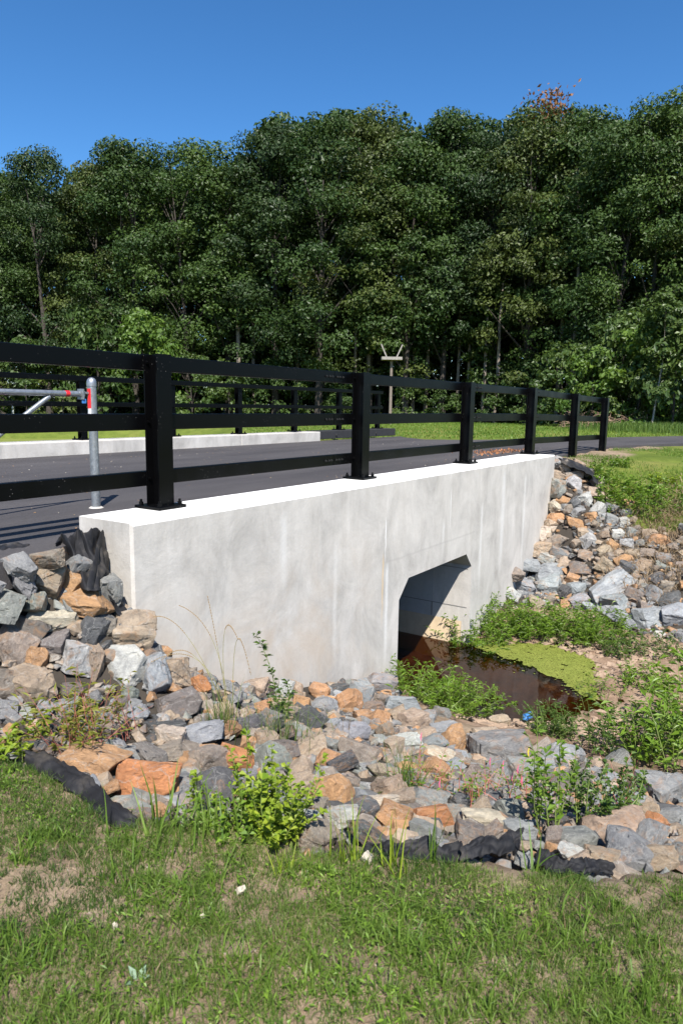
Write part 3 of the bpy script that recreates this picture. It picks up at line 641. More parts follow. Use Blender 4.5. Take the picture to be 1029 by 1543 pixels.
mb = MB(); mb.box(gx1 + .02, gx1 + .055, -.03, -.008, ZA - .085, ZA - .045); mb.build("padlock", M_BLUE, gate, bevel=.004)
# white vent pipe far beyond the path
p = onz(20, 624, -.3); p[2] = ground_z(p[0], p[1])
vp = empty("vent_pipe", p); tag(vp, "small white bent pipe standing far off on the lawn under the gate arm", "pipe")
mb = MB(); e1 = Vector(R_) * -.25
mb.tube([(0, 0, -.1), (0, 0, 1.35), (e1.x * .15, e1.y * .15, 1.5), (e1.x * .6, e1.y * .6, 1.58), (e1.x * 1.1, e1.y * 1.1, 1.52)], .11, 12); mb.build("pipe", M_WPIPE, vp, smooth=True)
# nesting platform
d_ = ray(588, 620); p = CAM + d_ * (42.0 / FPX); p[2] = ground_z(p[0], p[1]); s = 42.0 / FPX; base_row = proj(p)[1]
pl = empty("nesting_platform", p); tag(pl, "wooden pole with a flat box and two raised arms before the trees", "platform")
rx = Vector(R_); rx.z = 0; rx.normalize(); ryv = Vector((-rx.y, rx.x, 0)); hz = (base_row - 544) * s; m4 = Matrix(((rx.x, ryv.x, 0, 0), (rx.y, ryv.y, 0, 0), (0, 0, 1, 0), (0, 0, 0, 1)))
mb = MB(); mb.tube([(0, 0, -.2), (.0, 0, hz)], [2.5 * s, 2.0 * s], 12); mb.build("pole", M_POLE, pl, smooth=True)
mb = MB(); w = 14.5 * s
for y in (-w * .7, w * .7): mb.box(-w, w, y - .03, y + .03, hz, hz + 4.2 * s, m4)
for x in (-w, w): mb.box(x - .03, x + .03, -w * .7 + .03, w * .7 - .03, hz, hz + 4.2 * s, m4)
mb.box(-w + .03, w - .03, -w * .7 + .03, w * .7 - .03, hz + .02, hz + .07, m4); mb.build("box", M_WOOD, pl)
for sg in (-1, 1):
    mb = MB(); mb.bar(m4 @ Vector((sg * 6 * s, sg * .1, hz + .03)), m4 @ Vector((sg * 16 * s, sg * .1, hz + 23 * s)), .07, .07); mb.build("raised_arm", M_WOOD, pl)
# ================================================================== ROCKS
def rock_proto(seed):
    r = random.Random(seed); bm = bmesh.new()
    pts = [Vector((sx * r.uniform(.45, 1.1), sy * r.uniform(.5, 1.1), sz * r.uniform(.5, 1.1))) for sx in (-1, 1) for sy in (-1, 1) for sz in (-1, 1)]
    for q in pts: bm.verts.new(q)
    bmesh.ops.convex_hull(bm, input=bm.verts)
    for _ in range(r.randint(6, 10)):
        n = Vector((r.gauss(0, 1), r.gauss(0, 1), r.gauss(0, 1))).normalized()
        ext = max(v.co.dot(n) for v in bm.verts); d = ext * r.uniform(.60, .9)
        res = bmesh.ops.bisect_plane(bm, geom=list(bm.verts) + list(bm.edges) + list(bm.faces), dist=1e-5, plane_co=n * d, plane_no=n, clear_outer=True)
        ed = [e for e in bm.edges if e.is_boundary]
        if ed: bmesh.ops.holes_fill(bm, edges=ed)
    bmesh.ops.dissolve_limit(bm, angle_limit=rad(6), verts=bm.verts, edges=bm.edges)
    bmesh.ops.recalc_face_normals(bm, faces=bm.faces)
    bmesh.ops.bevel(bm, geom=list(bm.edges), offset=.03, segments=1, profile=.5, affect='EDGES')
    bmesh.ops.triangulate(bm, faces=bm.faces)
    for lim in (.5, .3, .18, .13):
        ed = [e for e in bm.edges if e.calc_length() > lim]
        bmesh.ops.subdivide_edges(bm, edges=ed, cuts=1); bmesh.ops.triangulate(bm, faces=[f for f in bm.faces if len(f.verts) > 3])
    bm.normal_update(); off = Vector((seed * 3.7, seed * 1.3, seed * 7.1)); mv = []
    for v in bm.verts:
        c = v.co; a = mnoise.noise(c * 1.7 + off) * .03 + mnoise.noise(c * 4.5 + off) * .02 + mnoise.noise(c * 10 + off) * .012
        if mnoise.noise(c * 2.1 + off * 2) > .2: a -= .05
        mv.append(c + v.normal * a)
    for v, c in zip(bm.verts, mv): v.co = c
    bm.normal_update()
    for e in bm.edges:
        if len(e.link_faces) == 2 and e.calc_face_angle(0) > rad(24): e.smooth = False
    for f in bm.faces: f.smooth = True
    m2 = bpy.data.meshes.new("rock"); bm.to_mesh(m2); bm.free()
    co = np.empty(len(m2.vertices) * 3, np.float32); m2.vertices.foreach_get("co", co); co = co.reshape(-1, 3)
    lo, hi = co.min(0), co.max(0); co = (co - (lo + hi) / 2) / ((hi - lo) / 2); m2.vertices.foreach_set("co", co.ravel())
    m2.materials.append(M_ROCK); m2.update()
    return m2
PROTO = [rock_proto(11 + i) for i in range(30)]
RC = {'g': (.178, .180, .180), 'd': (.074, .075, .077), 'b': (.212, .222, .232), 'w': (.33, .328, .312), 't': (.275, .215, .158), 'o': (.32, .185, .095), 'r': (.33, .145, .062), 'p': (.135, .118, .108), 'c': (.385, .335, .262), 'n': (.20, .168, .138), 'e': (.19, .198, .182)}
CW = {'g': 'mid grey', 'd': 'dark grey', 'b': 'blue-grey', 'w': 'whitish grey', 't': 'tan', 'o': 'orange-brown', 'r': 'rust-orange', 'p': 'purplish brown', 'c': 'cream', 'n': 'brownish grey', 'e': 'greenish grey'}
RK = """30,853,54,36,g 72,847,52,34,n 115,857,35,32,g 37,882,62,32,g 72,878,50,44,t 111,878,38,38,o 157,899,44,64,e 120,912,86,52,o 48,908,46,36,e 8,918,36,54,e 80,937,82,48,c 38,951,62,50,p
18,976,54,72,n 53,996,40,34,o 81,976,44,42,p 140,955,38,56,d 163,945,26,36,n 113,995,40,54,w 140,998,26,54,t 200,958,64,62,t 188,1002,72,72,w 232,1025,44,72,b 258,1020,46,50,t 300,1036,28,30,r 270,1065,62,44,p
48,1037,82,52,t 10,1045,38,60,n 5,1075,42,44,g 64,1132,60,34,d 140,1155,104,50,o 224,1186,106,58,r 191,1142,48,28,g 228,1145,62,36,p 258,1113,46,34,c 306,1107,60,36,b 250,1098,62,20,d 252,1136,50,26,n 318,1144,56,46,n
322,1193,56,62,d 357,1146,56,36,r 343,1100,46,28,o 376,1094,44,26,d 407,1090,34,32,g 402,1118,30,32,t 427,1134,42,38,p 466,1130,54,32,t 467,1087,44,40,d 489,1066,36,32,g 481,1043,30,20,o 454,1060,26,20,o 448,1039,24,22,t
429,1040,22,32,w 386,1034,34,26,t 453,1164,36,38,t 412,1152,44,50,e 497,1195,62,56,o 448,1190,48,36,t 527,1182,30,34,n 513,1232,48,38,w 543,1226,56,48,d 477,1262,54,52,n 594,1232,54,42,o 576,1214,62,26,c 560,1262,72,26,d
494,1145,34,28,o 517,1152,42,28,d 536,1140,62,26,n 572,1162,38,24,t 580,1190,52,30,t 604,1202,38,26,t 474,1216,32,26,n 512,1040,30,18,d 541,1048,40,46,b 572,1034,50,32,g 578,1056,40,24,n 521,1062,46,30,o 547,1080,26,22,o
564,1068,30,20,n 572,1083,30,26,o 607,1066,58,30,b 622,1089,40,36,t 663,1080,24,30,e 667,1102,42,24,b 644,1085,28,24,b 636,1110,38,28,t 681,1122,38,40,o 652,1124,42,26,b 660,1140,46,24,c 615,1120,42,28,w 592,1126,32,24,t
655,1160,38,30,o 683,1158,42,24,b 577,1106,32,22,n 530,1106,50,30,b 598,1080,26,26,t 643,1208,60,32,g 652,1236,68,42,r 686,1230,42,28,e 728,1241,64,36,c 707,1260,44,36,p 766,1224,48,36,e 781,1252,52,34,g 643,1254,48,26,e
742,1258,42,22,n 724,1216,28,24,t 755,1140,96,58,g 800,1168,64,46,g 745,1170,62,32,g 816,1133,42,16,n 729,1112,46,24,t 707,1124,38,22,g 848,1143,60,40,b 860,1188,62,48,p 752,1090,28,22,t 718,1170,46,36,n 990,1196,76,58,g
945,1206,46,32,g 926,1256,102,46,t 944,1287,66,62,g 868,1264,64,36,e 980,1264,58,34,g 982,1246,52,26,r 994,1294,50,36,t 907,1299,48,36,t 862,1288,36,28,w 1023,1290,26,38,g 1013,1233,42,26,g 835,1264,26,32,n 874,1302,42,22,t
980,1225,26,22,t 930,1150,42,28,g
826,864,58,32,b 779,867,24,20,n 797,852,30,20,b 824,885,40,28,b 789,886,38,24,b 869,888,34,26,b 853,894,28,24,d 920,889,76,38,b 933,911,42,38,b 873,907,32,26,b 888,917,24,20,b 906,916,20,20,b 770,897,28,22,w 954,897,32,22,p
863,872,20,18,o 981,935,58,38,b 1017,931,38,36,b 986,896,28,30,g 1010,907,42,26,d 1004,884,20,20,n 935,936,62,26,b 988,872,26,18,d 1001,842,30,20,g
838,700,18,24,g 852,705,20,20,n 866,717,26,18,n 842,719,26,20,t 834,738,18,34,e 850,735,20,16,d 864,730,26,20,w 847,754,24,16,o 840,765,26,22,c 894,746,26,24,t 882,754,22,22,w 867,758,24,20,d 856,769,16,18,n 872,773,22,16,g
891,779,18,18,o 901,769,24,20,w 920,767,22,16,g 944,760,20,16,o 920,785,22,22,g 938,787,18,16,w 866,789,30,18,o 839,783,30,20,o 833,793,28,20,t 823,804,36,26,c 839,816,32,24,n 815,828,38,24,t 843,835,32,20,g 825,843,34,20,w
850,851,34,24,t 876,861,32,26,p 911,855,32,26,t 924,822,20,16,o 911,832,28,18,t 889,818,24,24,w 878,804,24,20,t 930,806,26,16,w 950,806,18,20,g 959,802,20,18,n 953,835,28,18,t 940,849,28,20,o 944,857,26,20,d 967,855,26,26,t
944,820,26,16,w 975,835,22,18,n 994,816,32,22,o 979,806,22,18,t"""
rocks = [(float(a), float(b), float(c), float(d), e) for a, b, c, d, e in (t.split(',') for t in RK.split())]
rr = random.Random(77)
def fill(poly, want, smin, smax, cols, tries=9000):
    global rocks
    xs = [p[0] for p in poly]; ys = [p[1] for p in poly]; got = 0
    for _ in range(tries):
        if got >= want: break
        x, y = rr.uniform(max(min(xs), -12), min(max(xs), 1040)), rr.uniform(min(ys), max(ys))
        if not in_poly(np.array([x]), np.array([y]), poly)[0]: continue
        w = rr.uniform(smin, smax) ; h = w * rr.uniform(.6, .9)
        if y < 1035 and 225 < x < 600: continue
        if any(abs(x - a) < (w + c) * .40 and abs(y - b) < (h + d) * .40 for a, b, c, d, e in rocks): continue
        rocks.append((x, y, w, h, rr.choice(cols))); got += 1
ML = len(rocks)
fill(STONE_R, 60, 16, 26, 'gntttoodweng'); fill(STONE_L, max(0, 296 - len(rocks)), 22, 36, 'ggntttoodgegbbp')
rocks = rocks[:300]
CR = Vector(R_); CR.z = 0; CR.normalize(); YAW = math.atan2(CR.y, CR.x)
ROCKP = at_many([r[0] for r in rocks], [r[1] for r in rocks])
for i, r in enumerate(rocks):                       # stones lean against the wall foot and the road edge, not inside them
    p = ROCKP[i]
    if WX0 - .1 < p[0] < WX1 and p[1] > WY0 - .06: ROCKP[i] = ony(r[0], r[1], WY0 - .06)
    if p[0] < WX0 and p[1] > -.42: ROCKP[i] = ony(r[0], r[1], -.42)
rinfo = []
for i, (x, y, w, h, c) in enumerate(rocks):
    P = ROCKP[i]; dep = proj(P)[2]; sc = dep / FPX
    hw, hh = w * sc / 2, h * sc / 2
    phi = .55
    hz_ = hh * .86; hy = max(hh * .95, hw * .62)
    o = bpy.data.objects.new("rock", PROTO[(i * 7 + i // 30) % len(PROTO)]); COL.objects.link(o)
    fs = .96 if x > 740 and y < 1000 and w < 38 else 1.03
    o.scale = (hw * 1.09 * fs, hy * 1.04 * fs, hz_ * 1.12 * fs)
    o.rotation_euler = (rr.gauss(0, .38), rr.gauss(0, .30), YAW + rr.uniform(-.75, .75) + (math.pi if rr.random() < .5 else 0))
    if w > 90: o.rotation_euler = (rr.uniform(-.12, .12), rr.uniform(-.1, .1), YAW + rr.uniform(-.3, .3)); o.scale.z *= 1.25; o.scale.x *= .95
    d = (P - CAM); d /= np.linalg.norm(d)
    q = P + d * hy * .3; q[2] += hz_ * .12
    if q[1] > WY0 - hy * .55 and WX0 - .1 < q[0] < WX1: q[1] = WY0 - hy * .55
    o.location = q
    k = rr.uniform(.96, 1.26); col = RC[c]; j = [rr.uniform(.97, 1.03) for _ in range(3)]
    o.color = (min(1, col[0] * k * j[0]), min(1, col[1] * k * j[1]), min(1, col[2] * k * j[2]), 1)
    rinfo.append((o, x, y, w, h, c))
# labels: look first, then the place among its look-alikes
def where(x, y):
    if x > 740 and y < 1000:
        if y > 858: return "at the bank toe right of the culvert"
        if y > 800: return "low on the bank beyond the headwall"
        return "high on the bank beyond the headwall"
    if y < 1010 and x < 250: return "in the heap at the near headwall end"
    if x < 240: return "beside the red-stemmed yellowing weed"
    if y > 1200 and x > 420: return "along the edge of the near grass" if x < 800 else "below the leafy shrub at the grass edge"
    if y < 1075 and x < 620: return "at the foot of the headwall"
    if x > 600: return "beside the stream bank weeds" if x > 690 else "between headwall and dark grass tuft"
    return "on the slope below the headwall"
def sizew(w, x, y):
    if x > 740 and y < 1000: return "big" if w >= 38 else ("small" if w < 25 else "medium")
    return "big" if w >= 58 else ("small" if w < 38 else "medium")
def shape(w, h): return "flat" if w / h > 1.75 else ("upright" if h > w * 1.12 else "blocky")
groups = {}
for t in rinfo:
    o, x, y, w, h, c = t; groups.setdefault((sizew(w, x, y), CW[c], shape(w, h), where(x, y)), []).append(t)
ORD = ["leftmost", "second from left", "third from left", "fourth from left", "fifth from left", "sixth from left", "seventh from left", "eighth from left"]
for (a, b, c, w), g in groups.items():
    g.sort(key=lambda t: t[1])
    for k, t in enumerate(g):
        o = t[0]
        lab = f"{a} {b} {c} rock {w}"
        if len(g) > 1: lab = f"{a} {b} {c} rock {w}, {ORD[min(k, 7)]}" if k < len(g) - 1 or len(g) > 8 else f"{a} {b} {c} rock {w}, rightmost"
        tag(o, lab, "rock", "riprap rocks on the stream banks")
# rubble between the rocks: uncountable
def lowpoly(seed):
    r = np.random.default_rng(seed); bm = bmesh.new()
    for _ in range(13):
        v = r.normal(size=3); v /= np.abs(v).max() ** .6 * np.linalg.norm(v) ** .4; bm.verts.new(v)
    bmesh.ops.convex_hull(bm, input=bm.verts); loose = [v for v in bm.verts if not v.link_faces]
    bmesh.ops.delete(bm, geom=loose, context='VERTS'); bmesh.ops.triangulate(bm, faces=bm.faces)
    bm.verts.index_update(); V = np.array([v.co for v in bm.verts]); Fc = np.array([[v.index for v in f.verts] for f in bm.faces]); bm.free(); return V, Fc
LP = [lowpoly(i) for i in range(14)]
def scatter_stones(name, P, size, cols, seed, m, label, cat, flat=.7):
    r = np.random.default_rng(seed); VV, FF, CC, TT = [], [], [], []; n = 0
    for i, p in enumerate(P):
        V, Fc = LP[r.integers(len(LP))]; s = size[i] * np.array([1, r.uniform(.6, .95), flat * r.uniform(.7, 1.1)])
        a = r.uniform(0, 6.28); R3 = np.array([[math.cos(a), -math.sin(a), 0], [math.sin(a), math.cos(a), 0], [0, 0, 1]])
        b = r.uniform(-.4, .4); R4 = np.array([[1, 0, 0], [0, math.cos(b), -math.sin(b)], [0, math.sin(b), math.cos(b)]])
        VV.append((V * s) @ R4.T @ R3.T + p); FF.append(Fc + n); n += len(V)
        c = np.array(cols[r.integers(len(cols))]) * r.uniform(.8, 1.15); CC.append(np.tile(c, (len(V), 1))); TT.append(np.full(len(V), r.random()))
    me = mesh_np(name, np.concatenate(VV), np.concatenate(FF), False, attrs={"tone": np.concatenate(TT)}, colattr={"Col": np.concatenate(CC)})
    o = new_obj(name, me, m); tag(o, label, cat, kind='stuff'); return o
rg = np.random.default_rng(3)
X = rg.uniform(-7, 15, 40000); Y = rg.uniform(-9, .0, 40000)
Z = rbf(X, Y); qx, qy, qz = proj_many(np.stack([X, Y, Z], 1))
ok = (in_poly(qx, qy, ROCK_L) & (X < 3.1) & (qz > 1)) | (in_poly(qx, qy, ROCK_R) & (X > 5.5) & (qz > 1)) | ((X > -.9 - .1 * Y * 0) & (X < 2.6) & (Y < -4.2)) | ((Y < -.2) & (X > 6.8) & (X < 9) & (Y > -8) & (qx > 1029) & (Z < -1.0)) | ((X < -1.6) & (Y > -.95) & (Y < -.3) & (qx < 0))
ok &= ~((X > WX0 - .1) & (X < WX1 + .05) & (Y > WY0 - .03))
keep = np.nonzero(ok)[0][:9000]; P = np.stack([X[keep], Y[keep], Z[keep] - .05], 1)
sz = np.where(rg.random(len(keep)) < .4, rg.uniform(.045, .095, len(keep)), rg.uniform(.02, .055, len(keep)))
allc = [tuple(v * .85 for v in RC[k]) for k in 'ggnttooddebnngtp']
scatter_stones("rubble", P, sz, allc, 4, M_ROCKS, "small broken stones filling the gaps between the big rocks", "rubble")
# dried mud clods in the stream bed
X = rg.uniform(2.8, 7.6, 9000); Y = rg.uniform(-6, -.6, 9000); Z = rbf(X, Y)
ok = (Z < -2.38) & (Z > -2.585) & (vnoise(X, Y, 1.6, 7) > .38); keep = np.nonzero(ok)[0][:1500]
P = np.stack([X[keep], Y[keep], Z[keep] - .02], 1); sz = rg.uniform(.02, .09, len(keep))
scatter_stones("mud_clods", P, sz, [(.42, .30, .215)], 8, M_CLOD, "curled pinkish dried mud along the stream bed", "dried mud", .45)
# ================================================================== DUCKWEED
def duckweed():
    poly = [(700, 968), (720, 978), (740, 983), (760, 992), (800, 1003), (825, 1020), (850, 1025), (862, 1040), (880, 1052), (900, 1050), (905, 1030), (930, 1012), (960, 1005), (940, 990), (880, 978), (820, 970), (760, 960)]
    st = .018; xs = np.arange(4.2, 6.6, st); ys = np.arange(-3.0, -.3, st); Xg, Yg = np.meshgrid(xs, ys)
    qx, qy, _ = proj_many(np.stack([Xg.ravel(), Yg.ravel(), np.full(Xg.size, WATER)], 1))
    wob = (vnoise(Xg, Yg, 5, 8).ravel() - .5) * 26 + (vnoise(Xg, Yg, 22, 9).ravel() - .5) * 30
    k = in_poly(qx + wob, qy + wob * .5, poly) & (vnoise(Xg, Yg, 16, 3).ravel() > .08)
    stray = (rg.random(Xg.size) < .02) & in_poly(qx + (vnoise(Xg, Yg, 3, 5).ravel() - .5) * 90, qy - 14, poly) ; k |= stray
    c = np.stack([Xg.ravel()[k], Yg.ravel()[k]], 1); n = len(c); c += rg.uniform(-.004, .004, c.shape); h = st * .56
    V = np.concatenate([np.column_stack([c + np.array(o) * h, np.full(n, WATER + .004) + rg.uniform(0, .005, n)]) for o in ((-1, -1), (1, -1), (1, 1), (-1, 1))])
    i = np.arange(n); me = mesh_np("duckweed", V, np.stack([i, i + n, i + 2 * n, i + 3 * n], 1)); o = new_obj("duckweed", me, M_DUCK); tag(o, "bright yellow-green duckweed floating on the brown stream", "duckweed", kind='stuff')
duckweed()
# ================================================================== FABRIC
def cloth(name, label, top, bot, nseg=26, nrow=9, amp=.03, seed=0, bulge=.04):
    """a sheet lofted between two lines of points, wrinkled, with a thickness"""
    def samp(pts, t):
        pts = np.array(pts); d = np.r_[0, np.cumsum(np.linalg.norm(np.diff(pts, axis=0), axis=1))]; d /= d[-1]
        return np.stack([np.interp(t, d, pts[:, k]) for k in range(3)], 1)
    t = np.linspace(0, 1, nseg); A, B = samp(top, t), samp(bot, t); V = []
    for j in range(nrow):
        s = j / (nrow - 1); row = A * (1 - s) + B * s
        for i, p in enumerate(row):
            w = mnoise.noise(Vector((t[i] * 7 + seed, s * 3, seed * 1.7))) * amp + mnoise.noise(Vector((t[i] * 17, s * 6 + seed, 3.1))) * amp * .5
            rag = mnoise.noise(Vector((t[i] * 31, seed, 7.7))) * .02 * abs(1 - 2 * s)
            p[2] += w + rag + bulge * math.sin(math.pi * s); p[1] -= w * .9; p[0] += mnoise.noise(Vector((t[i] * 11, s * 5, seed))) * amp * .5
            V.append(p.copy())
    Fc = [(j * nseg + i, j * nseg + i + 1, (j + 1) * nseg + i + 1, (j + 1) * nseg + i) for j in range(nrow - 1) for i in range(nseg - 1)]
    o = new_obj(name, mesh_np(name, np.array(V), np.array(Fc), True), M_FAB); md = o.modifiers.new("thickness", 'SOLIDIFY'); md.thickness = .006
    sb = o.modifiers.new("smooth", 'SUBSURF'); sb.levels = sb.render_levels = 1
    tag(o, label, "fabric"); return o
def lift(px, py, up=.0, toward=0.0):
    p = at(px, py); d = (CAM - p); d /= np.linalg.norm(d); p = p + d * toward; p[2] += up; return p
def on_x(px, py, x):
    d = ray(px, py); return CAM + d * ((x - CAM[0]) / d[0])
cloth("landscape_fabric", "crumpled black fabric flap standing up behind the stone heap at the wall corner",
      [onz(84, 818, -.10), onz(93, 802, -.07), onz(103, 808, -.07), onz(117, 797, -.05), onz(126, 803, -.04), onz(141, 795, -.03), on_x(152, 802, WX0 - .02)], [lift(82, 832, .03, .05), lift(100, 836, .05, .08), lift(125, 838, .05, .1), lift(150, 836, .05, .12), on_x(158, 832, WX0 - .03)], nseg=44, seed=2, amp=.04, bulge=.0)
cloth("landscape_fabric", "black fabric sheet draped down the near end of the headwall",
      [on_x(152, 800, WX0 - .03), on_x(163, 850, WX0 - .03), on_x(171, 885, WX0 - .025), on_x(181, 905, WX0 - .02), on_x(192, 930, WX0 - .015)], [lift(126, 832, .06, .12), lift(140, 858, .06, .12), lift(150, 882, .04, .1), lift(166, 912, .03, .06), lift(188, 940, .0, .02)], seed=5, amp=.035, bulge=.05)
cloth("landscape_fabric", "narrow black fabric edge along the asphalt above the stone heap",
      [lift(-25, 834, .03), lift(10, 830, .04, .03), lift(30, 827, .04, .03), lift(44, 832, .03)], [lift(-25, 858, .03, .05), lift(5, 850, .03, .06), lift(22, 846, .03, .05), lift(44, 838, .03, .03)], seed=8, amp=.02, bulge=.03)
cloth("landscape_fabric", "curved black fabric fold at the grass edge below the orange boulder",
      [lift(38, 1140, .02), lift(66, 1142, .03, .02), lift(98, 1158, .03, .02), lift(128, 1178, .03, .02), lift(158, 1205, .03, .02), lift(182, 1224, .03, .02), lift(204, 1242, .01)], [lift(40, 1150, .0), lift(62, 1166, .0), lift(90, 1184, .0), lift(124, 1204, .0), lift(150, 1236, .0), lift(176, 1252, .0), lift(206, 1252, .0)], nseg=64, nrow=11, amp=.026, seed=11, bulge=.022)
cloth("landscape_fabric", "black fabric skirt below the dark flat rock at the grass edge",
      [lift(545, 1282, .02), lift(580, 1278, .03, .03), lift(610, 1280, .035, .03), lift(640, 1276, .045, .04), lift(665, 1282, .03, .03), lift(695, 1282, .04, .03)], [lift(545, 1288, -.01), lift(580, 1291, -.01), lift(620, 1294, -.01), lift(660, 1298, -.01), lift(695, 1302, -.01)], nseg=60, amp=.03, seed=14, bulge=.0)
cloth("landscape_fabric", "pleated black fabric flap under the cream stone at the grass edge",
      [lift(692, 1290, .03, .05), lift(712, 1283, .05, .06), lift(738, 1277, .06, .07), lift(750, 1280, .05, .07), lift(764, 1272, .06, .07), lift(786, 1270, .06, .07)], [lift(694, 1300, .0, .02), lift(712, 1298, .01, .03), lift(738, 1294, .02, .04), lift(764, 1296, .02, .04), lift(784, 1292, .03, .05)], nseg=36, amp=.022, seed=17, bulge=.01)
cloth("landscape_fabric", "torn black fabric strip beneath the tan stones along the grass edge",
      [lift(806, 1290, .03, .03), lift(822, 1296, .035, .03), lift(845, 1304, .02, .03), lift(870, 1306, .03, .03), lift(890, 1304, .035, .03), lift(925, 1311, .015, .02)], [lift(806, 1304, .0), lift(835, 1314, .0), lift(870, 1318, .0), lift(890, 1318, .0), lift(925, 1318, .0)], nseg=60, amp=.024, seed=21, bulge=.0)
cloth("landscape_fabric", "black fabric edge lying above the stones at the far end of the headwall",
      [lift(836, 694, .05), lift(858, 698, .06), lift(872, 704, .06), lift(888, 712, .08), lift(902, 726, .06)], [lift(846, 702, .05, .1), lift(860, 708, .06, .15), lift(874, 714, .07, .2), lift(888, 722, .07, .2), lift(900, 734, .03, .15)], amp=.03, seed=25, bulge=.04)
# ================================================================== VEGETATION
def leaves_np(base, dirv, nrm, length, width, tone, fold=.25, droop=0.0):
    """each leaf: base, two sides, tip (two triangles folded along the midrib), 4 verts"""
    side = np.cross(dirv, nrm); side /= np.linalg.norm(side, axis=1)[:, None] + 1e-9
    L, Wd = length[:, None], width[:, None]
    mid = base + dirv * L * .45; tip = base + dirv * L - np.array([0, 0, 1]) * (droop * L)
    up = nrm * Wd * fold
    n = len(base); V = np.concatenate([base, mid + side * Wd * .5 + up, tip, mid - side * Wd * .5 + up])
    i = np.arange(n); Fc = np.concatenate([np.stack([i, i + n, i + 2 * n], 1), np.stack([i, i + 2 * n, i + 3 * n], 1)])
    return V, Fc, np.tile(tone, 4)
def unit(v): return v / (np.linalg.norm(v, axis=1)[:, None] + 1e-9)
def merge(parts):
    VV, FF, TT, n = [], [], [], 0
    for V, Fc, t in parts: VV.append(V); FF.append(Fc + n); TT.append(t); n += len(V)
    return np.concatenate(VV), np.concatenate(FF), np.concatenate(TT)
def blades(P, H, Wd, rngb, lean=.5, tone=None):
    """grass blades: 5 verts each"""
    n = len(P); a = rngb.uniform(0, 2 * np.pi, n); la = rngb.uniform(0, 2 * np.pi, n); ln = np.abs(rngb.normal(0, lean, n)) * H
    side = np.stack([np.cos(a), np.sin(a), np.zeros(n)], 1); off = np.stack([np.cos(la), np.sin(la), np.zeros(n)], 1)
    w = (Wd / 2)[:, None]; up = np.array([0, 0, 1.0])
    mid = P + off * (ln * .35)[:, None] + up * (H * .6)[:, None]; tip = P + off * ln[:, None] + up * (H * np.clip(1 - .3 * (ln / (H + 1e-6)) ** 2, .35, 1))[:, None]
    V = np.concatenate([P - side * w, P + side * w, mid + side * w * .8, mid - side * w * .8, tip]); i = np.arange(n)
    t = rngb.random(n) if tone is None else tone
    return V, np.stack([i, i + n, i + 2 * n, i + 3 * n], 1), np.stack([i + 3 * n, i + 2 * n, i + 4 * n], 1), np.tile(t, 5)
def grass_obj(name, P, H, Wd, seed, m, label, lean=.5, tone=None, kind='stuff', parent=None, cat="grass"):
    V, Q, T, t = blades(P, H, Wd, np.random.default_rng(seed), lean, tone)
    o = new_obj(name, mesh_np(name, V, [Q, T], False, attrs={"tone": t}), m, parent)
    if label: tag(o, label, cat, kind=kind)
    return o
g = np.random.default_rng(21)
# --- foreground turf
N = 330000
X = g.uniform(-3.7, -.4, N); Y = g.uniform(-5.3, -.6, N)
far_x = g.uniform(-7, .6, 60000); far_y = g.uniform(-7, -.4, 60000); kk = (far_x < -3.7) | (far_y < -5.3) | (far_x > -.4); X = np.r_[X, far_x[kk]]; Y = np.r_[Y, far_y[kk]]; N = len(X)
Z = ground_h(X, Y)
qx, qy, qz = proj_many(np.stack([X, Y, Z], 1))
lim = np.interp(Y, [-7, -5.4, -4.2, -3.8, -3.4, -3.0, -2.8, -2.4, -2.2, -1.6, -1.1, -.4], [-.5, -.7, -1.1, -1.35, -1.62, -1.82, -1.96, -2.1, -2.2, -2.12, -2.15, -2.6])
d1 = vnoise(X, Y, 2.0, 44) * .22 + vnoise(X, Y, 7, 12) * .30 + vnoise(X, Y, 24, 14) * .48
edge = lim - X
ok = (edge > -.05 - .12 * vnoise(X, Y, 5, 47)) & (g.random(N) < np.clip((d1 - .285) * 4.2, .08, 1))
ok &= ~((X < -2) & (Y > -.75))
k = np.nonzero(ok)[0]; P = np.stack([X[k], Y[k], Z[k] - .006], 1)
hh = g.uniform(.018, .058, len(k)) * (.6 + .6 * d1[k]); tone = np.clip((vnoise(X[k], Y[k], 2.6, 13) - .5) * 1.2 + .36 + g.normal(0, .24, len(k)), 0, 1)
grass_obj("grass", P, hh, g.uniform(.0018, .0036, len(k)), 1, M_GRASS, "short patchy turf with bare soil on the near bank", .8, tone)
k = np.nonzero((edge > -.02) & (g.random(N) < .035))[0]
grass_obj("dry_blades", np.stack([X[k], Y[k], Z[k] - .004], 1), g.uniform(.015, .05, len(k)), g.uniform(.0016, .003, len(k)), 2, M_DRYG, "dead straw-coloured blades lying in the near turf", 2.2)
# clover-like and broad leaves low in the turf
k2 = np.nonzero((edge > .05) & (g.random(N) < .10) & (vnoise(X, Y, 2.6, 31) > .55) & (qz > .5) & (qx > -100) & (qx < 1130))[0][:16000]
n = len(k2); a = g.uniform(0, 6.28, n); dv = unit(np.stack([np.cos(a), np.sin(a), g.uniform(.1, .7, n)], 1)); nr = unit(np.stack([g.normal(0, .3, n), g.normal(0, .3, n), np.ones(n)], 1))
V, Fc, t = leaves_np(np.stack([X[k2], Y[k2], Z[k2] + g.uniform(0, .03, n)], 1), dv, nr, g.uniform(.012, .03, n), g.uniform(.004, .010, n), np.clip(vnoise(X[k2], Y[k2], 5, 33) + g.normal(0, .15, n), 0, 1))
o = new_obj("clover", mesh_np("clover", V, Fc, attrs={"tone": t}), M_WEED); tag(o, "low broad-leaved weeds spread through the near turf", "ground cover", kind='stuff')
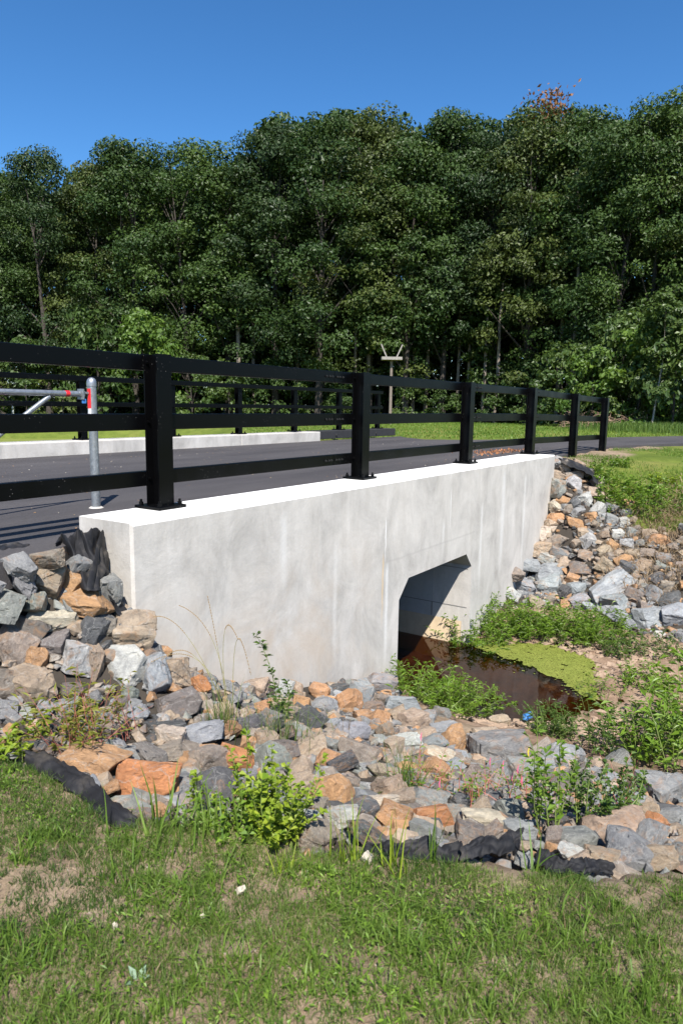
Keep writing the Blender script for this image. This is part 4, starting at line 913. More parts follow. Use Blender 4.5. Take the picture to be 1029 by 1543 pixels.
# scattered paler crabgrass in the turf
nt_ = 0; PP, HH, TT = [], [], []
cand = np.nonzero((edge > .06) & (.35 * vnoise(X, Y, 1.7, 55) + .65 * vnoise(X, Y, 6, 35) > .56) & (qx > -60) & (qx < 1100) & (qy > 1130) & (qy < 1700))[0]
for i in g.choice(cand, 1000, replace=False):
    m_ = g.integers(5, 14); c = np.array([X[i], Y[i], Z[i] - .01]); PP.append(c + np.column_stack([g.normal(0, .012, (m_, 2)), np.zeros(m_)])); HH.append(g.uniform(.03, .085, m_)); TT.append(np.clip(g.normal(g.uniform(.2, .9), .15, m_), 0, 1))
P = np.concatenate(PP); grass_obj("crabgrass", P, np.concatenate(HH), g.uniform(.003, .0065, len(P)), 3, M_CRAB, "pale green crabgrass tufts scattered in the near turf", 1.0, np.concatenate(TT))
kq = np.nonzero((edge > 0) & (qx > -80) & (qx < 1110) & (qy < 1650) & (g.random(N) < np.clip(.9 - d1 * 1.5, .02, .5) * .07))[0]
scatter_stones("soil_crumbs", np.stack([X[kq], Y[kq], Z[kq]], 1), g.uniform(.002, .008, len(kq)), [(.22, .165, .115), (.16, .115, .08), (.27, .22, .165)], 15, M_ROCKS, "gritty soil crumbs showing between the blades of the near turf", "soil")
# --- right bank turf and wild growth
N = 90000; X = g.uniform(8.8, 19, N); Y = g.uniform(-7, .15, N); Z = rbf(X, Y); far_ = sstep(14, 30, np.hypot(X - 4, Y + 2)); Z = Z * (1 - far_) + far_ * -.2
qx, qy, qz = proj_many(np.stack([X, Y, Z], 1)); wild = sstep(780, 705, qy)
ok = (~in_poly(qx, qy, ROCK_R)) & (Y < np.interp(X, [9, 12, 16.3, 17.9, 19.9], [-.25, -.1, 0, -.5, -1.3])) & (Z > -1.6) & (qx > 835) & (g.random(N) < np.clip(.15 + 1.3 * (vnoise(X, Y, .9, 16) - .25) - .8 * sstep(700, 678, qy) * (vnoise(X, Y, 1.4, 17)), 0, 1))
k = np.nonzero(ok)[0]; hgt = g.uniform(.03, .085, len(k)) * (1 + 1.0 * (1 - wild[k]) * vnoise(X[k], Y[k], 2, 18))
grass_obj("bank_grass", np.stack([X[k], Y[k], Z[k] - .02], 1), hgt, g.uniform(.006, .014, len(k)), 5, M_CRAB, "rough sunlit grass covering the bank right of the railing end", .6, np.clip(vnoise(X[k], Y[k], 1.2, 19) * .8 + g.normal(0, .2, len(k)) - .1, 0, 1))
# --- lawn beyond the path, and taller grass under the far trees
N = 60000; X = g.uniform(9, 48, N); Y = g.uniform(-3, 40, N); Z = terrain(X, Y)
qx, qy, qz = proj_many(np.stack([X, Y, Z], 1)); ok = (qx > -60) & (qx < 1100) & ~in_poly(X, Y, prof) & (np.hypot((X - 9) / 10.2, (Y - 18) / 7) > 1) & (Y > np.interp(X, [9, 16, 20, 27, 48], [7.9, 8, 3, .3, -6]))
k = np.nonzero(ok)[0]; grass_obj("lawn_grass", np.stack([X[k], Y[k], Z[k] - .01], 1), g.uniform(.05, .12, len(k)), g.uniform(.02, .05, len(k)), 7, M_CRAB, "sunlit mown lawn between the path and the trees", .8, np.clip(vnoise(X[k], Y[k], .3, 20) + g.normal(0, .15, len(k)), 0, 1))
N = 7000; t_ = g.uniform(0, 1, N); q = [onz(a, b, -.2) for a, b in ((905, 640), (960, 640), (1060, 645))]
bx = np.interp(t_, [0, .5, 1], [36, 35, 34]); by = np.interp(t_, [0, .5, 1], [4.5, 1.5, -3]); X = bx + g.normal(0, 2.0, N); Y = by + g.normal(0, 1.0, N)
grass_obj("tall_grass", np.stack([X, Y, terrain(X, Y) - .05], 1), g.uniform(.2, .6, N), g.uniform(.02, .05, N), 9, M_GRASS, "tall uncut grass at the wood edge by the path", .3, np.clip(g.normal(.4, .25, N), 0, 1))
# --- weeds as things
def stem_curve(p0, d0, L, droop, n, rngs):
    pts = [np.array(p0, float)]; d = np.array(d0, float); d /= np.linalg.norm(d)
    for i in range(n):
        d = d + np.array([0, 0, -droop / n]) + rngs.normal(0, .06, 3); d /= np.linalg.norm(d); pts.append(pts[-1] + d * L / n)
    return np.array(pts)
def plant(name, label, cat, base, nst, height, spread, lean, leaf, m, ms=None, seed=0, droop=.5, nleaf=14, group=None, ring=.0, stemr=.003, start=.15, flower=None, pts=None, tonemu=.45, wl=.28):
    r = np.random.default_rng(seed); root = empty(name, tuple(base)); tag(root, label, cat, group); mb = MB(); parts = []; fl = MB()
    for s in range(nst):
        if pts is not None: b = np.array(pts[s % len(pts)]) - np.array(base) + np.append(r.normal(0, .03, 2), 0)
        else:
            a = r.uniform(0, 6.28); q = spread * math.sqrt(r.random()); b = np.array([q * math.cos(a), q * math.sin(a), 0]); b[2] = rbf(base[0] + b[0], base[1] + b[1]) - base[2] if abs(base[1]) < 9 and spread > .12 else 0
            b[2] = np.clip(b[2], -.3, .3)
        a2 = r.uniform(0, 6.28); l2 = abs(r.normal(0, lean)); d0 = (math.cos(a2) * l2, math.sin(a2) * l2, 1); L = height * r.uniform(.6, 1.1)
        c = stem_curve(b - np.array([0, 0, .03]), d0, L, droop * r.uniform(.5, 1.3), 6, r); mb.tube(c, [stemr * (1 - .11 * i) for i in range(7)], 4)
        k = max(3, int(nleaf * r.uniform(.75, 1.2))); u_ = r.uniform(start, 1.02, k) * 6; i0 = np.clip(u_.astype(int), 0, 5); f = (u_ - i0)[:, None]; B = c[i0] * (1 - f) + c[i0 + 1] * f; tg = unit(c[i0 + 1] - c[i0])
        a3 = r.uniform(0, 6.28, k); out = np.stack([np.cos(a3), np.sin(a3), np.zeros(k)], 1); dv = unit(out + tg * r.uniform(.15, .9, k)[:, None]); nr = unit(np.array([0, 0, 1.0]) + r.normal(0, .35, (k, 3)))
        L2 = leaf * r.uniform(.55, 1.15, k); parts.append(leaves_np(B, dv, nr, L2, L2 * wl * r.uniform(.8, 1.2, k), np.clip(r.normal(tonemu, .25, k), 0, 1), .3, r.uniform(.0, .35)))
        if flower and r.random() < flower[1]:
            e = c[-1]; fl.tube([e, e + np.array([0, .004, .02]), e + np.array([.004, 0, .05])], [.002, .004, .0015], 5)
    V, Fc, t = merge(parts); new_obj("foliage", mesh_np("foliage", V, Fc, attrs={"tone": t}), m, root); mb.build("stem", ms or M_STEM, root)
    if fl.n: fl.build("flower", flower[0], root)
    return root
def zat(px, py): return at(px, py)
# waterside bushes
def water_pt(px, py): p = onz(px, py, WATER + .04); return p
clumps = [(715, 955, "left"), (762, 950, ""), (810, 955, ""), (855, 957, ""), (900, 962, "")]
labs = ["bushy bright green weed drooping into the stream beside the culvert opening", "bright green weed clump second from the culvert opening on the far bank", "bright green weed clump in the middle of the far bank row", "bright green weed clump behind the widest patch of duckweed", "bright green weed clump ending the far bank row near the mud"]
for i, (a, b, _) in enumerate(clumps):
    p = at(a, b); p[2] = max(p[2], WATER)
    plant("waterside_weed", labs[i], "weed", p, 85, .50, .40, .55, .085, M_WEED, seed=30 + i, droop=.9, nleaf=20, group="weeds along the far bank of the stream", wl=.24)
p = onz(662, 1060, -2.45); plant("waterside_weed", "rounded bright green weed clump between the headwall corner and the dark pool", "weed", p, 120, .52, .44, .55, .08, M_WEED, seed=41, droop=.8, nleaf=22, wl=.24)
p = at(596, 1022); plant("waterside_weed", "small bright weed growing against the left corner of the culvert opening", "weed", p, 26, .42, .12, .4, .06, M_WEED, seed=42, droop=.7, nleaf=18, wl=.24)
p = at(735, 1075); plant("waterside_weed", "bright weed leaning over the near edge of the dark pool", "weed", p, 34, .34, .16, .55, .065, M_WEED, seed=43, droop=.8, nleaf=18, wl=.24)
p = at(940, 985); plant("waterside_weed", "small weed clump on the dry mud below the pale flat rocks", "weed", p, 50, .32, .28, .5, .065, M_DWEED, seed=44, droop=.6, nleaf=16)
p = at(1010, 985); plant("waterside_weed", "sparse weed on the far bank at the edge of the dry stream bed", "weed", p, 34, .35, .35, .5, .06, M_DWEED, seed=45, droop=.6, nleaf=14)
p = at(835, 1108); plant("leafy_weed", "mid green leafy weed on the near mud bank in front of the dark pool", "weed", p, 60, .38, .24, .5, .06, M_DWEED, seed=46, droop=.6, nleaf=18, wl=.26)
p = at(970, 1030); plant("leafy_weed", "low dark leafy weed on the mud island beside the duckweed", "weed", p, 50, .32, .32, .5, .075, M_WEED, seed=47, droop=.6, nleaf=12)
p = at(905, 1045); plant("leafy_weed", "tiny sprouting weed at the tip of the dark pool", "weed", p, 30, .24, .26, .5, .05, M_WEED, seed=48, droop=.6, nleaf=10)
p = at(1005, 1150); plant("leafy_weed", "tall dense leafy weed filling the dry stream bed behind the big grey boulder", "weed", p, 50, .68, .42, .4, .11, M_WEED, seed=49, droop=.5, nleaf=18, stemr=.005)
p = at(930, 1130); plant("leafy_weed", "loose green weed rising from the dried mud behind the pale split rock", "weed", p, 50, .5, .36, .45, .075, M_DWEED, seed=50, droop=.5, nleaf=16)
p = at(1050, 1110); plant("leafy_weed", "long-leaved weed leaning in over the dry stream bed", "weed", p, 50, .85, .35, .4, .13, M_WEED, seed=51, droop=.6, nleaf=16, stemr=.005)
p = at(905, 1235); plant("leafy_shrub", "dark round-leaved shrub growing among the rocks beside the big grey boulder", "shrub", p, 26, .38, .2, .45, .034, M_DWEED, M_STEM, seed=52, droop=.3, nleaf=30, wl=.62, stemr=.004)
p = at(950, 1215); plant("leafy_shrub", "reddish-stemmed shrub sprig leaning across the face of the big grey boulder", "shrub", p, 9, .36, .10, .4, .045, M_DWEED, M_RSTEM, seed=53, droop=.2, nleaf=16, wl=.6)
p = at(828, 1245); plant("feathery_weed", "upright feathery green weed with yellow tips left of the dark shrub", "weed", p, 9, .52, .09, .2, .05, M_WEED, seed=54, droop=.1, nleaf=34, wl=.42, stemr=.004, flower=(M_YEL, .25), tonemu=.3)
for i, (a, b, l_) in enumerate([(700, 1205, "pink-flowered weed trailing over stones above the cream rock"), (745, 1200, "pink-flowered weed between the big blue-grey boulder and the round grey stone"), (630, 1180, "pink-flowered weed beside the dark grass tuft on the stones"), (790, 1190, "pink-flowered weed in front of the split grey boulder")]):
    plant("flowering_weed", l_, "weed", at(a, b), 13, .24, .17, .7, .034, M_WEED, M_RSTEM, seed=60 + i, droop=.5, nleaf=11, wl=.32, flower=(M_PINK, .10), group="pink-flowered weeds among the stones")
# left-hand plants
p = at(120, 1128); plant("yellowing_weed", "red-stemmed weed with yellowing leaves on the stones left of the headwall", "weed", p, 44, .42, .12, .75, .062, M_RWEED, M_RSTEM, seed=70, droop=.35, nleaf=13, wl=.2, stemr=.0022)
p = at(190, 1105); plant("yellowing_weed", "thin red-stemmed weed beside the bright white rock", "weed", p, 12, .40, .10, .7, .05, M_RWEED, M_RSTEM, seed=71, droop=.3, nleaf=9, wl=.2, stemr=.002)
p = at(24, 1118); plant("broad_leaf_weed", "bright yellow-green leafy weed at the left grass edge", "weed", p, 26, .13, .16, .8, .06, M_YWEED, seed=72, droop=.4, nleaf=8, wl=.34)
p = at(408, 1262); plant("yellow_green_shrub", "lobed yellow-green bush at the grass edge beside the tan block", "shrub", p, 44, .34, .12, .42, .034, M_YWEED, seed=73, droop=.25, nleaf=30, wl=.75, stemr=.0035)
p = at(360, 1250); plant("leafy_weed", "dense mid green weed at the left side of the yellow-green bush", "weed", p, 44, .22, .16, .6, .036, M_WEED, seed=74, droop=.4, nleaf=15, wl=.5)
p = at(374, 1240); plant("leafy_stalk", "tall single leafy stalk standing above the yellow-green bush", "weed", p, 2, .42, .02, .08, .045, M_YWEED, seed=75, droop=.05, nleaf=34, wl=.5, stemr=.004)
p = at(292, 1218); plant("leafy_stalk", "short leafy stalk between the rust boulder and the dark rock", "weed", p, 4, .24, .03, .25, .04, M_YWEED, seed=76, droop=.1, nleaf=16, wl=.5)
p = at(420, 1075); plant("wormwood_stalk", "tall feathery green stalk standing against the concrete wall", "weed", p, 1, .86, .0, .03, .06, M_DWEED, seed=77, droop=.02, nleaf=110, wl=.3, stemr=.004, start=.1); plant("wormwood_stalk", "short leafy shoot at the foot of the tall feathery stalk", "weed", p + np.array([.03, -.02, 0]), 7, .28, .05, .4, .06, M_DWEED, seed=78, droop=.3, nleaf=14, wl=.3)
def tuft(name, label, p, n, h, w, lean, m, seed, spread=.03, cat="grass", tonemu=.45):
    r = np.random.default_rng(seed); root = empty(name, tuple(p)); tag(root, label, cat)
    mb = [] ; V, Q, T, t = [], [], [], []
    segs = 5; VV = []; FF = []; TT = []; k0 = 0
    for i in range(n):
        a, l_ = r.uniform(0, 6.28), abs(r.normal(0, lean)); b = np.append(r.normal(0, spread, 2), -.02); L = h * r.uniform(.5, 1.1)
        c = stem_curve(b, (math.cos(a) * l_, math.sin(a) * l_, 1), L, .9 * l_ + .1, segs, r); sd = np.array([-math.sin(a), math.cos(a), 0]); wd = w * r.uniform(.6, 1.1)
        for j, q in enumerate(c):
            ww = wd * (1 - j / segs) ** .7 / 2 + 1e-4; VV += [q - sd * ww, q + sd * ww]
        FF += [(k0 + 2 * j, k0 + 2 * j + 1, k0 + 2 * j + 3, k0 + 2 * j + 2) for j in range(segs)]; k0 += 2 * (segs + 1); TT += [np.clip(r.normal(tonemu, .25), 0, 1)] * (2 * (segs + 1))
    new_obj("blades", mesh_np("blades", np.array(VV), np.array(FF), attrs={"tone": np.array(TT)}), m, root); return root
tuft("grass_clump", "coarse bright crabgrass clump in front of the rust boulder", at(262, 1262), 110, .26, .012, 1.1, M_CRAB, 80, .10)
tuft("grass_clump", "broad-bladed grass spilling over the turf left of the yellow-green bush", at(335, 1268), 70, .24, .011, 1.1, M_CRAB, 81, .08)
tuft("grass_clump", "fine dark grass tuft among the stones beside the pink-flowered weed", at(612, 1188), 120, .30, .005, .8, M_GRASS, 82, .05)
tuft("grass_clump", "thin green grass at the wall foot below the nodding seed heads", at(330, 1098), 60, .34, .005, .4, M_GRASS, 83, .04)
tuft("grass_clump", "wispy grass around the foot of the tall feathery stalk", at(420, 1110), 130, .34, .0045, .5, M_GRASS, 84, .12, tonemu=.7)
tuft("grass_clump", "upright yellow-green grass blades in front of the pale grey wedge rock", at(525, 1300), 22, .30, .008, .35, M_YWEED, 85, .03)
tuft("grass_clump", "yellow-green grass blades right of the pale pebble in the turf", at(592, 1310), 24, .27, .008, .4, M_YWEED, 86, .04)
tuft("grass_clump", "single broad green blade standing before the rust rock at the grass edge", at(655, 1300), 5, .32, .013, .2, M_CRAB, 87, .01)
tuft("grass_clump", "leaning green blade with a yellow tip beside the pleated fabric", at(800, 1310), 6, .26, .012, .5, M_CRAB, 88, .015)
tuft("grass_clump", "lone pale grass tuft low in the turf at the right side", at(975, 1520), 12, .16, .007, .4, M_CRAB, 89, .015)
tuft("grass_clump", "spreading crabgrass in the turf at the right end of the stones", at(880, 1400), 40, .16, .008, 1.2, M_CRAB, 90, .04)
tuft("grass_clump", "spreading light crabgrass near the middle of the turf", at(610, 1440), 40, .15, .008, 1.2, M_CRAB, 91, .04)
tuft("grass_clump", "yellowish crabgrass below the yellow-green bush", at(430, 1320), 34, .15, .008, 1.2, M_YWEED, 92, .03)
tuft("grass_clump", "light crabgrass star in the left turf below the fabric fold", at(170, 1330), 34, .14, .009, 1.2, M_CRAB, 93, .03)
tuft("dry_stalks", "two dry brown stalks rising from the stones before the concrete wall", at(520, 1105), 5, .42, .004, .12, M_DRYG, 94, .02)
# nodding seed grass
def seed_grass():
    p = at(345, 1085); root = empty("seed_grass", tuple(p)); tag(root, "tall thin grass with nodding brown seed heads before the concrete wall", "grass"); s = proj(p)[2] / FPX
    tips = [((238, 922), (290, 960)), ((275, 905), (325, 965)), ((313, 895), (330, 985)), ((362, 955), (340, 950)), ((250, 985), (300, 985)), ((225, 1000), (300, 995)), ((380, 1010), (358, 960))]
    st = MB(); hd = MB(); r = random.Random(4)
    for (tx, ty), (mx, my) in tips:
        def loc(x, y): return (np.array(R_) * (x - 345) + np.array([0, 0, 1.0]) * (1085 - y)) * s
        a, b, c = np.array([0, 0, -.03]) + np.array([r.uniform(-.03, .03), r.uniform(-.03, .03), 0]), loc(mx, my), loc(tx, ty); dpt = np.array([F_[0], F_[1], 0]) * r.uniform(-.12, .1)
        cp = 2 * b - (a + c) / 2; pts = []
        for i in range(15):
            t = i / 14; q = a * (1 - t) ** 2 + cp * 2 * t * (1 - t) + c * t * t + dpt * t; pts.append(q)
        st.tube(pts, [.0022 - .0001 * i for i in range(15)], 5)
        for i in range(8, 14):
            for k in range(3):
                t = k / 3; q = pts[i] * (1 - t) + pts[i + 1] * t; d = pts[i + 1] - pts[i]; d = d / np.linalg.norm(d); hd.tube([q, q + d * .008 + np.array([0, 0, .002]), q + d * .017], [.0012, .0034, .0008], 5)
    st.build("stem", simple("seed stem", (.22, .20, .07), .7), root); hd.build("seed_head", simple("seed head", (.22, .15, .07), .8), root)
seed_grass()
# right bank shrubs
RS = [(905, 722, .42, "leafy weed clump at the railing end above the stones"), (935, 738, .5, "bushy green weed beside the torn fabric on the right bank"), (972, 775, .72, "round bright green bush overhanging the right side of the stones"), (985, 748, .5, "tall green weed behind the round bright bush"), (1000, 730, .28, "loose weed patch in the grass above the round bright bush"), (1015, 765, .6, "green weed clump above the dry straw mat"), (915, 760, .45, "small leafy weed growing between the stones and the grass"), (950, 758, .4, "low weed by the orange stone at the top of the stones"), (930, 703, .3, "pale weed tuft below the last railing post")]
for i, (a, b, h, l_) in enumerate(RS):
    plant("bank_weed", l_, "weed", at(a, b), 22, h * .75, .24, .5, .075, M_WEED if i != 4 else M_YWEED, seed=100 + i, droop=.4, nleaf=20, wl=.42, group="weeds on the right bank", stemr=.004)
# dry straw mat, fallen needles
N = 2600; P0 = at(1012, 792); X = P0[0] + g.normal(0, .75, N); Y = P0[1] + g.normal(0, .45, N); grass_obj("dry_straw", np.stack([X, Y, rbf(X, Y) - .01], 1), g.uniform(.06, .2, N), g.uniform(.006, .014, N), 11, M_DRYG, "flattened purplish dry straw on the right bank", 2.0, cat="straw")
N = 1500; c = [at(60, 836), at(25, 838), at(85, 832)]; i = g.integers(0, 3, N); X = np.array([c[j][0] for j in i]) + g.normal(0, .12, N); Y = np.array([c[j][1] for j in i]) + g.normal(0, .05, N); Z = np.maximum(rbf(X, Y), -.2)
grass_obj("fallen_needles", np.stack([X, Y, Z + .0], 1), g.uniform(.02, .06, N), g.uniform(.002, .004, N), 12, M_NEEDLE, "orange-brown fallen needles along the asphalt edge above the stone heap", 3.0, cat="needles")
N = 230; P0 = onz(752, 681, -.14); X = P0[0] + g.normal(0, .7, N); Y = P0[1] + g.normal(0, .18, N); grass_obj("leaf_litter", np.stack([X, Y, np.full(N, -.139)], 1), g.uniform(.03, .06, N), g.uniform(.01, .03, N), 13, M_NEEDLE, "patch of orange-brown leaf litter lying on the asphalt by the railing", 2.5, cat="litter")
rq = np.random.default_rng(50); n = 420; X = rq.uniform(-2.2, 15, n); Y = rq.uniform(.2, 6.9, n)
scatter_stones("road_grit", np.stack([X, Y, np.full(n, -.138)], 1), rq.uniform(.004, .013, n), [(.30, .22, .14), (.22, .13, .07), (.35, .32, .27)], 51, M_ROCKS, "specks of grit and leaf crumbs lying on the dark asphalt", "grit", .4)
# pebbles, litter, small silver plant
def pebble(px, py, w, label, m=M_PEB):
    p = at(px, py); s = proj(p)[2] / FPX * w / 2; o = bpy.data.objects.new("pebble", PROTO[int(px) % 30].copy()); o.data.materials.clear(); o.data.materials.append(m); COL.objects.link(o)
    o.location = (p[0], p[1], p[2] + s * .35); o.scale = (s, s * .8, s * .6); o.rotation_euler = (.1, .05, px); tag(o, label, "pebble", "pale pebbles in the turf")
for a in ((553, 1298, 22, "cream pebble in the turf below the dark flat rock"), (364, 1346, 17, "pale pebble in the turf below the yellow-green bush"), (174, 1398, 12, "grey pebble in the left turf"), (306, 1383, 9, "small pinkish pebble in the middle of the left turf"), (480, 1516, 10, "tiny white pebble near the bottom of the turf"), (360, 1487, 8, "tiny pale pebble right of the silvery seedling")): pebble(*a)
p = at(208, 1482); root = empty("silvery_seedling", tuple(p)); tag(root, "small pale silvery rosette seedling in the turf at the lower left", "plant")
a = np.array([.3, 1.7, 3.0, 4.2, 5.3]); dv = unit(np.stack([np.cos(a), np.sin(a), np.array([.5, 1.2, .5, .3, .7])], 1)); V, Fc, t = leaves_np(np.zeros((5, 3)), dv, unit(np.tile([0., 0, 1], (5, 1)) + .2 * dv), np.array([.05, .055, .05, .045, .045]), np.full(5, .024), np.random.default_rng(1).random(5), .25)
new_obj("leaf", mesh_np("leaf", V, Fc, attrs={"tone": t}), M_SILVER, root)
p = onz(790, 1086, -2.52); mb = MB(); mb.tube([(0, 0, 0), (.02, .01, .03), (.10, .03, .035), (.13, .03, .02)], [.02, .042, .04, .02], 10); o = mb.build("crushed_can", M_BLUE, smooth=True); o.location = (p[0], p[1], p[2]); o.rotation_euler = (0, 0, -.6); tag(o, "small crushed blue can at the near edge of the dark pool", "can")
# ================================================================== TREES
def crown_mesh(seed, H, R0, zb, nclump, nleaf, leaf, low=False, top=None):
    """leaf clumps spread over the limbs of a tall oak; returns crown mesh and trunk mesh"""
    r = np.random.default_rng(seed); tr = MB()
    bend = r.normal(0, .25, 2); tp = [(bend[0] * t * t * 2, bend[1] * t * t * 2, H * .80 * t) for t in np.linspace(0, 1, 8)]; rad0 = H * .0135
    tr.tube([(tp[0][0], tp[0][1], -.4)] + tp[1:], [rad0 * (1.25 if i == 0 else 1 - .85 * i / 7) for i in range(8)], 9)
    cl = []
    for i in range(nclump):
        u = r.random() ** .8; z = zb + (H - zb) * u
        env = R0 * (math.sin(math.pi * min(1, (.18 + .82 * u) ** .75 * .96)) ** .6) * (1.0 if u < .75 else 1.05)
        a = r.uniform(0, 6.28); q = env * (.35 + .65 * r.random() ** .5); rc = r.uniform(.55, 1.4) * R0 / 4
        cl.append((q * math.cos(a), q * math.sin(a), z - .25 * q * (1 - u), rc))
    cl = np.array(cl)
    for i in range(0, nclump, 5):
        c = cl[i]; t = max(.15, min(.9, (c[2] - 1.2 - .3 * math.hypot(c[0], c[1])) / (H * .93))); j = t * 7; k = int(j); f = j - k; b = np.array(tp[k]) * (1 - f) + np.array(tp[min(k + 1, 7)]) * f; m_ = (b + c[:3]) / 2 + np.array([0, 0, .4]) + r.normal(0, .2, 3)
        tr.tube([b, m_, c[:3]], [rad0 * .34 * (1 - t * .5), rad0 * .22 * (1 - t * .5), rad0 * .06], 5, False)
    sq = np.column_stack([r.uniform(1.0, 1.45, nclump), r.uniform(1.0, 1.45, nclump), r.uniform(.6, .95, nclump)]); wts = cl[:, 3] ** 2; n = nclump * nleaf; ci = np.sort(r.choice(nclump, n, p=wts / wts.sum())); d = unit(r.normal(0, 1, (n, 3))); d[:, 2] = np.abs(d[:, 2]) * np.where(r.random(n) < .74, 1, -1); rr_ = r.random(n) ** .42
    C = cl[ci, :3] + d * (cl[ci, 3] * rr_)[:, None] * np.column_stack([sq[ci, 0], sq[ci, 1], sq[ci, 2]]); out = unit(d + .35 * unit(np.column_stack([cl[ci, :2], np.zeros(n)]) + 1e-6) + np.array([0, 0, .45]))
    nr = unit(out + r.normal(0, .55, (n, 3))); dv = unit(np.cross(nr, r.normal(0, 1, (n, 3)))); L = leaf * r.uniform(.6, 1.3, n); ct = r.normal(.45, .22, nclump)
    V, Fc, t = leaves_np(C - dv * L[:, None] * .5, dv, nr, L, L * r.uniform(.45, .75, n), np.clip(ct[ci] + r.normal(0, .16, n), 0, 1), .15)
    me = mesh_np("crown", V, Fc, attrs={"tone": t}); to = tr.build("trunk", M_BARK, smooth=True); tm = to.data; bpy.data.objects.remove(to); return me, tm
OAK = []
for i in range(7):
    H = 20 + (i % 3) * .8; me, tm = crown_mesh(200 + i, H, 3.9 + .5 * (i % 3), 3.4 + 2.0 * (i % 2), 100, 240, .245)
    OAK.append((me, tm, H))
BACK = [(*crown_mesh(260 + i, 20.0, 4.4, .6, 110, 110, .40), 20.0) for i in range(3)]
CAN = {}
def with_mat(me, m, key):
    k = (key, m.name)
    if k not in CAN: c = me.copy(); c.materials.clear(); c.materials.append(m); CAN[k] = c
    return CAN[k]
def tree(name, label, p, kind, idx, H, sx, rz, m, group):
    me, tm, h0 = kind[idx]; root = empty(name, p, rz); tag(root, label, "tree", group); s = H / h0; root.scale = (s * sx, s * sx, s)
    c = bpy.data.objects.new("crown", with_mat(me, m, (id(kind), idx))); COL.objects.link(c); c.parent = root
    t = bpy.data.objects.new("trunk", tm); COL.objects.link(t); t.parent = root; return root
# front row placed along the wood edge: (picture column of the trunk, distance, picture row of its top)
ROW = [(-70, 66, 275), (5, 66, 246), (75, 64, 210), (150, 65, 222), (205, 62, 196), (285, 62, 194), (345, 61, 204), (415, 58, 168), (480, 58, 150), (555, 57, 152), (610, 56, 186), (665, 56, 158), (735, 55, 176), (790, 54, 148), (855, 53, 150), (915, 52, 152), (970, 51, 126), (1035, 50, 150), (1100, 49, 150)]
tnames = ["tall dark oak at the left edge of the wood", "rounded oak over the gate arm", "broad oak over the round bollard", "low-topped oak between bollard and first railing post", "oak with a knobbly top above the first railing post", "wide oak right of the first railing post", "oak whose top dips just before the higher part of the wood",
 "high oak starting the taller part of the wood", "high oak left of the second railing post", "high oak above the second railing post", "oak at the notch left of the nesting platform pole", "pointed oak right of the nesting platform pole", "oak above the third railing post", "tallest oak with a browned top", "high oak above the fourth railing post", "high oak above the last railing posts", "tall rounded oak behind the right-hand saplings", "high oak at the right edge of the wood", "oak beyond the right edge of the wood"]
rt = random.Random(9)
def dist_point(px, D):
    d = ray(px, 615); h = np.array([d[0], d[1]]); h /= np.linalg.norm(h); return CAM[0] + h[0] * D, CAM[1] + h[1] * D
for i, (c, D, top) in enumerate(ROW):
    D += rt.uniform(-1, 1.5); x, y = dist_point(c, D); z = ground_z(x, y); dep = proj((x, y, 0))[2]
    hor = 622 + .015 * -(1224 - c); H = (hor - top) * dep / FPX * .865 + CAM[2] - z
    m = M_OAK[(2, 3, 0, 4, 2, 1, 3, 0, 2, 4, 3, 2, 0, 4, 3, 2, 1, 4, 3)[i]]
    tr_ = tree("oak_tree", tnames[i], (x, y, z), OAK, i % 7, H, rt.uniform(.95, 1.15), rt.uniform(0, 6.28), m, "oaks along the front of the wood")
# browned sprays at the top of the tallest oak
x, y = dist_point(794, 53.5); zt_ = (611 - 168) * proj((x, y, 0))[2] / FPX; n = 260; rb = np.random.default_rng(6)
C = np.stack([x + rb.normal(0, .7, n), y - .5 + rb.normal(0, .7, n), zt_ + rb.normal(0, .5, n)], 1); nr = unit(rb.normal(0, 1, (n, 3))); dv = unit(np.cross(nr, rb.normal(0, 1, (n, 3))))
V, Fc, t = leaves_np(C, dv, nr, rb.uniform(.2, .4, n), rb.uniform(.12, .22, n), rb.random(n)); tall = [o for o in COL.objects if o.get("label") == "tallest oak with a browned top"][0]
o = new_obj("foliage", mesh_np("foliage", V, Fc, attrs={"tone": t}), M_BROWNLEAF); bpy.context.view_layer.update(); o.parent = tall; o.matrix_parent_inverse = tall.matrix_world.inverted()
blab = "oak standing behind the front row of the wood"
k = 0
for dd, n_, off in ((9, 16, 20), (18, 17, -10), (28, 17, 15)):
    for i in range(n_):
        c = -110 + off + i * (1250 / (n_ - 1)) + rt.uniform(-15, 15); D = np.interp(c, [-70, 1100], [66, 50]) + dd + rt.uniform(-2, 2); x, y = dist_point(c, D); z = ground_z(x, y)
        top = np.interp(c, [r_[0] for r_ in ROW], [r_[2] for r_ in ROW]) + rt.uniform(45, 110); dep = proj((x, y, 0))[2]; H = (622 - .015 * (1224 - c) - top) * dep / FPX + CAM[2] - z
        tree("oak_tree", blab, (x, y, z), BACK, k % 3, H, rt.uniform(.85, 1.0), rt.uniform(0, 6.28), M_OAK[2], "oaks behind the front row"); k += 1
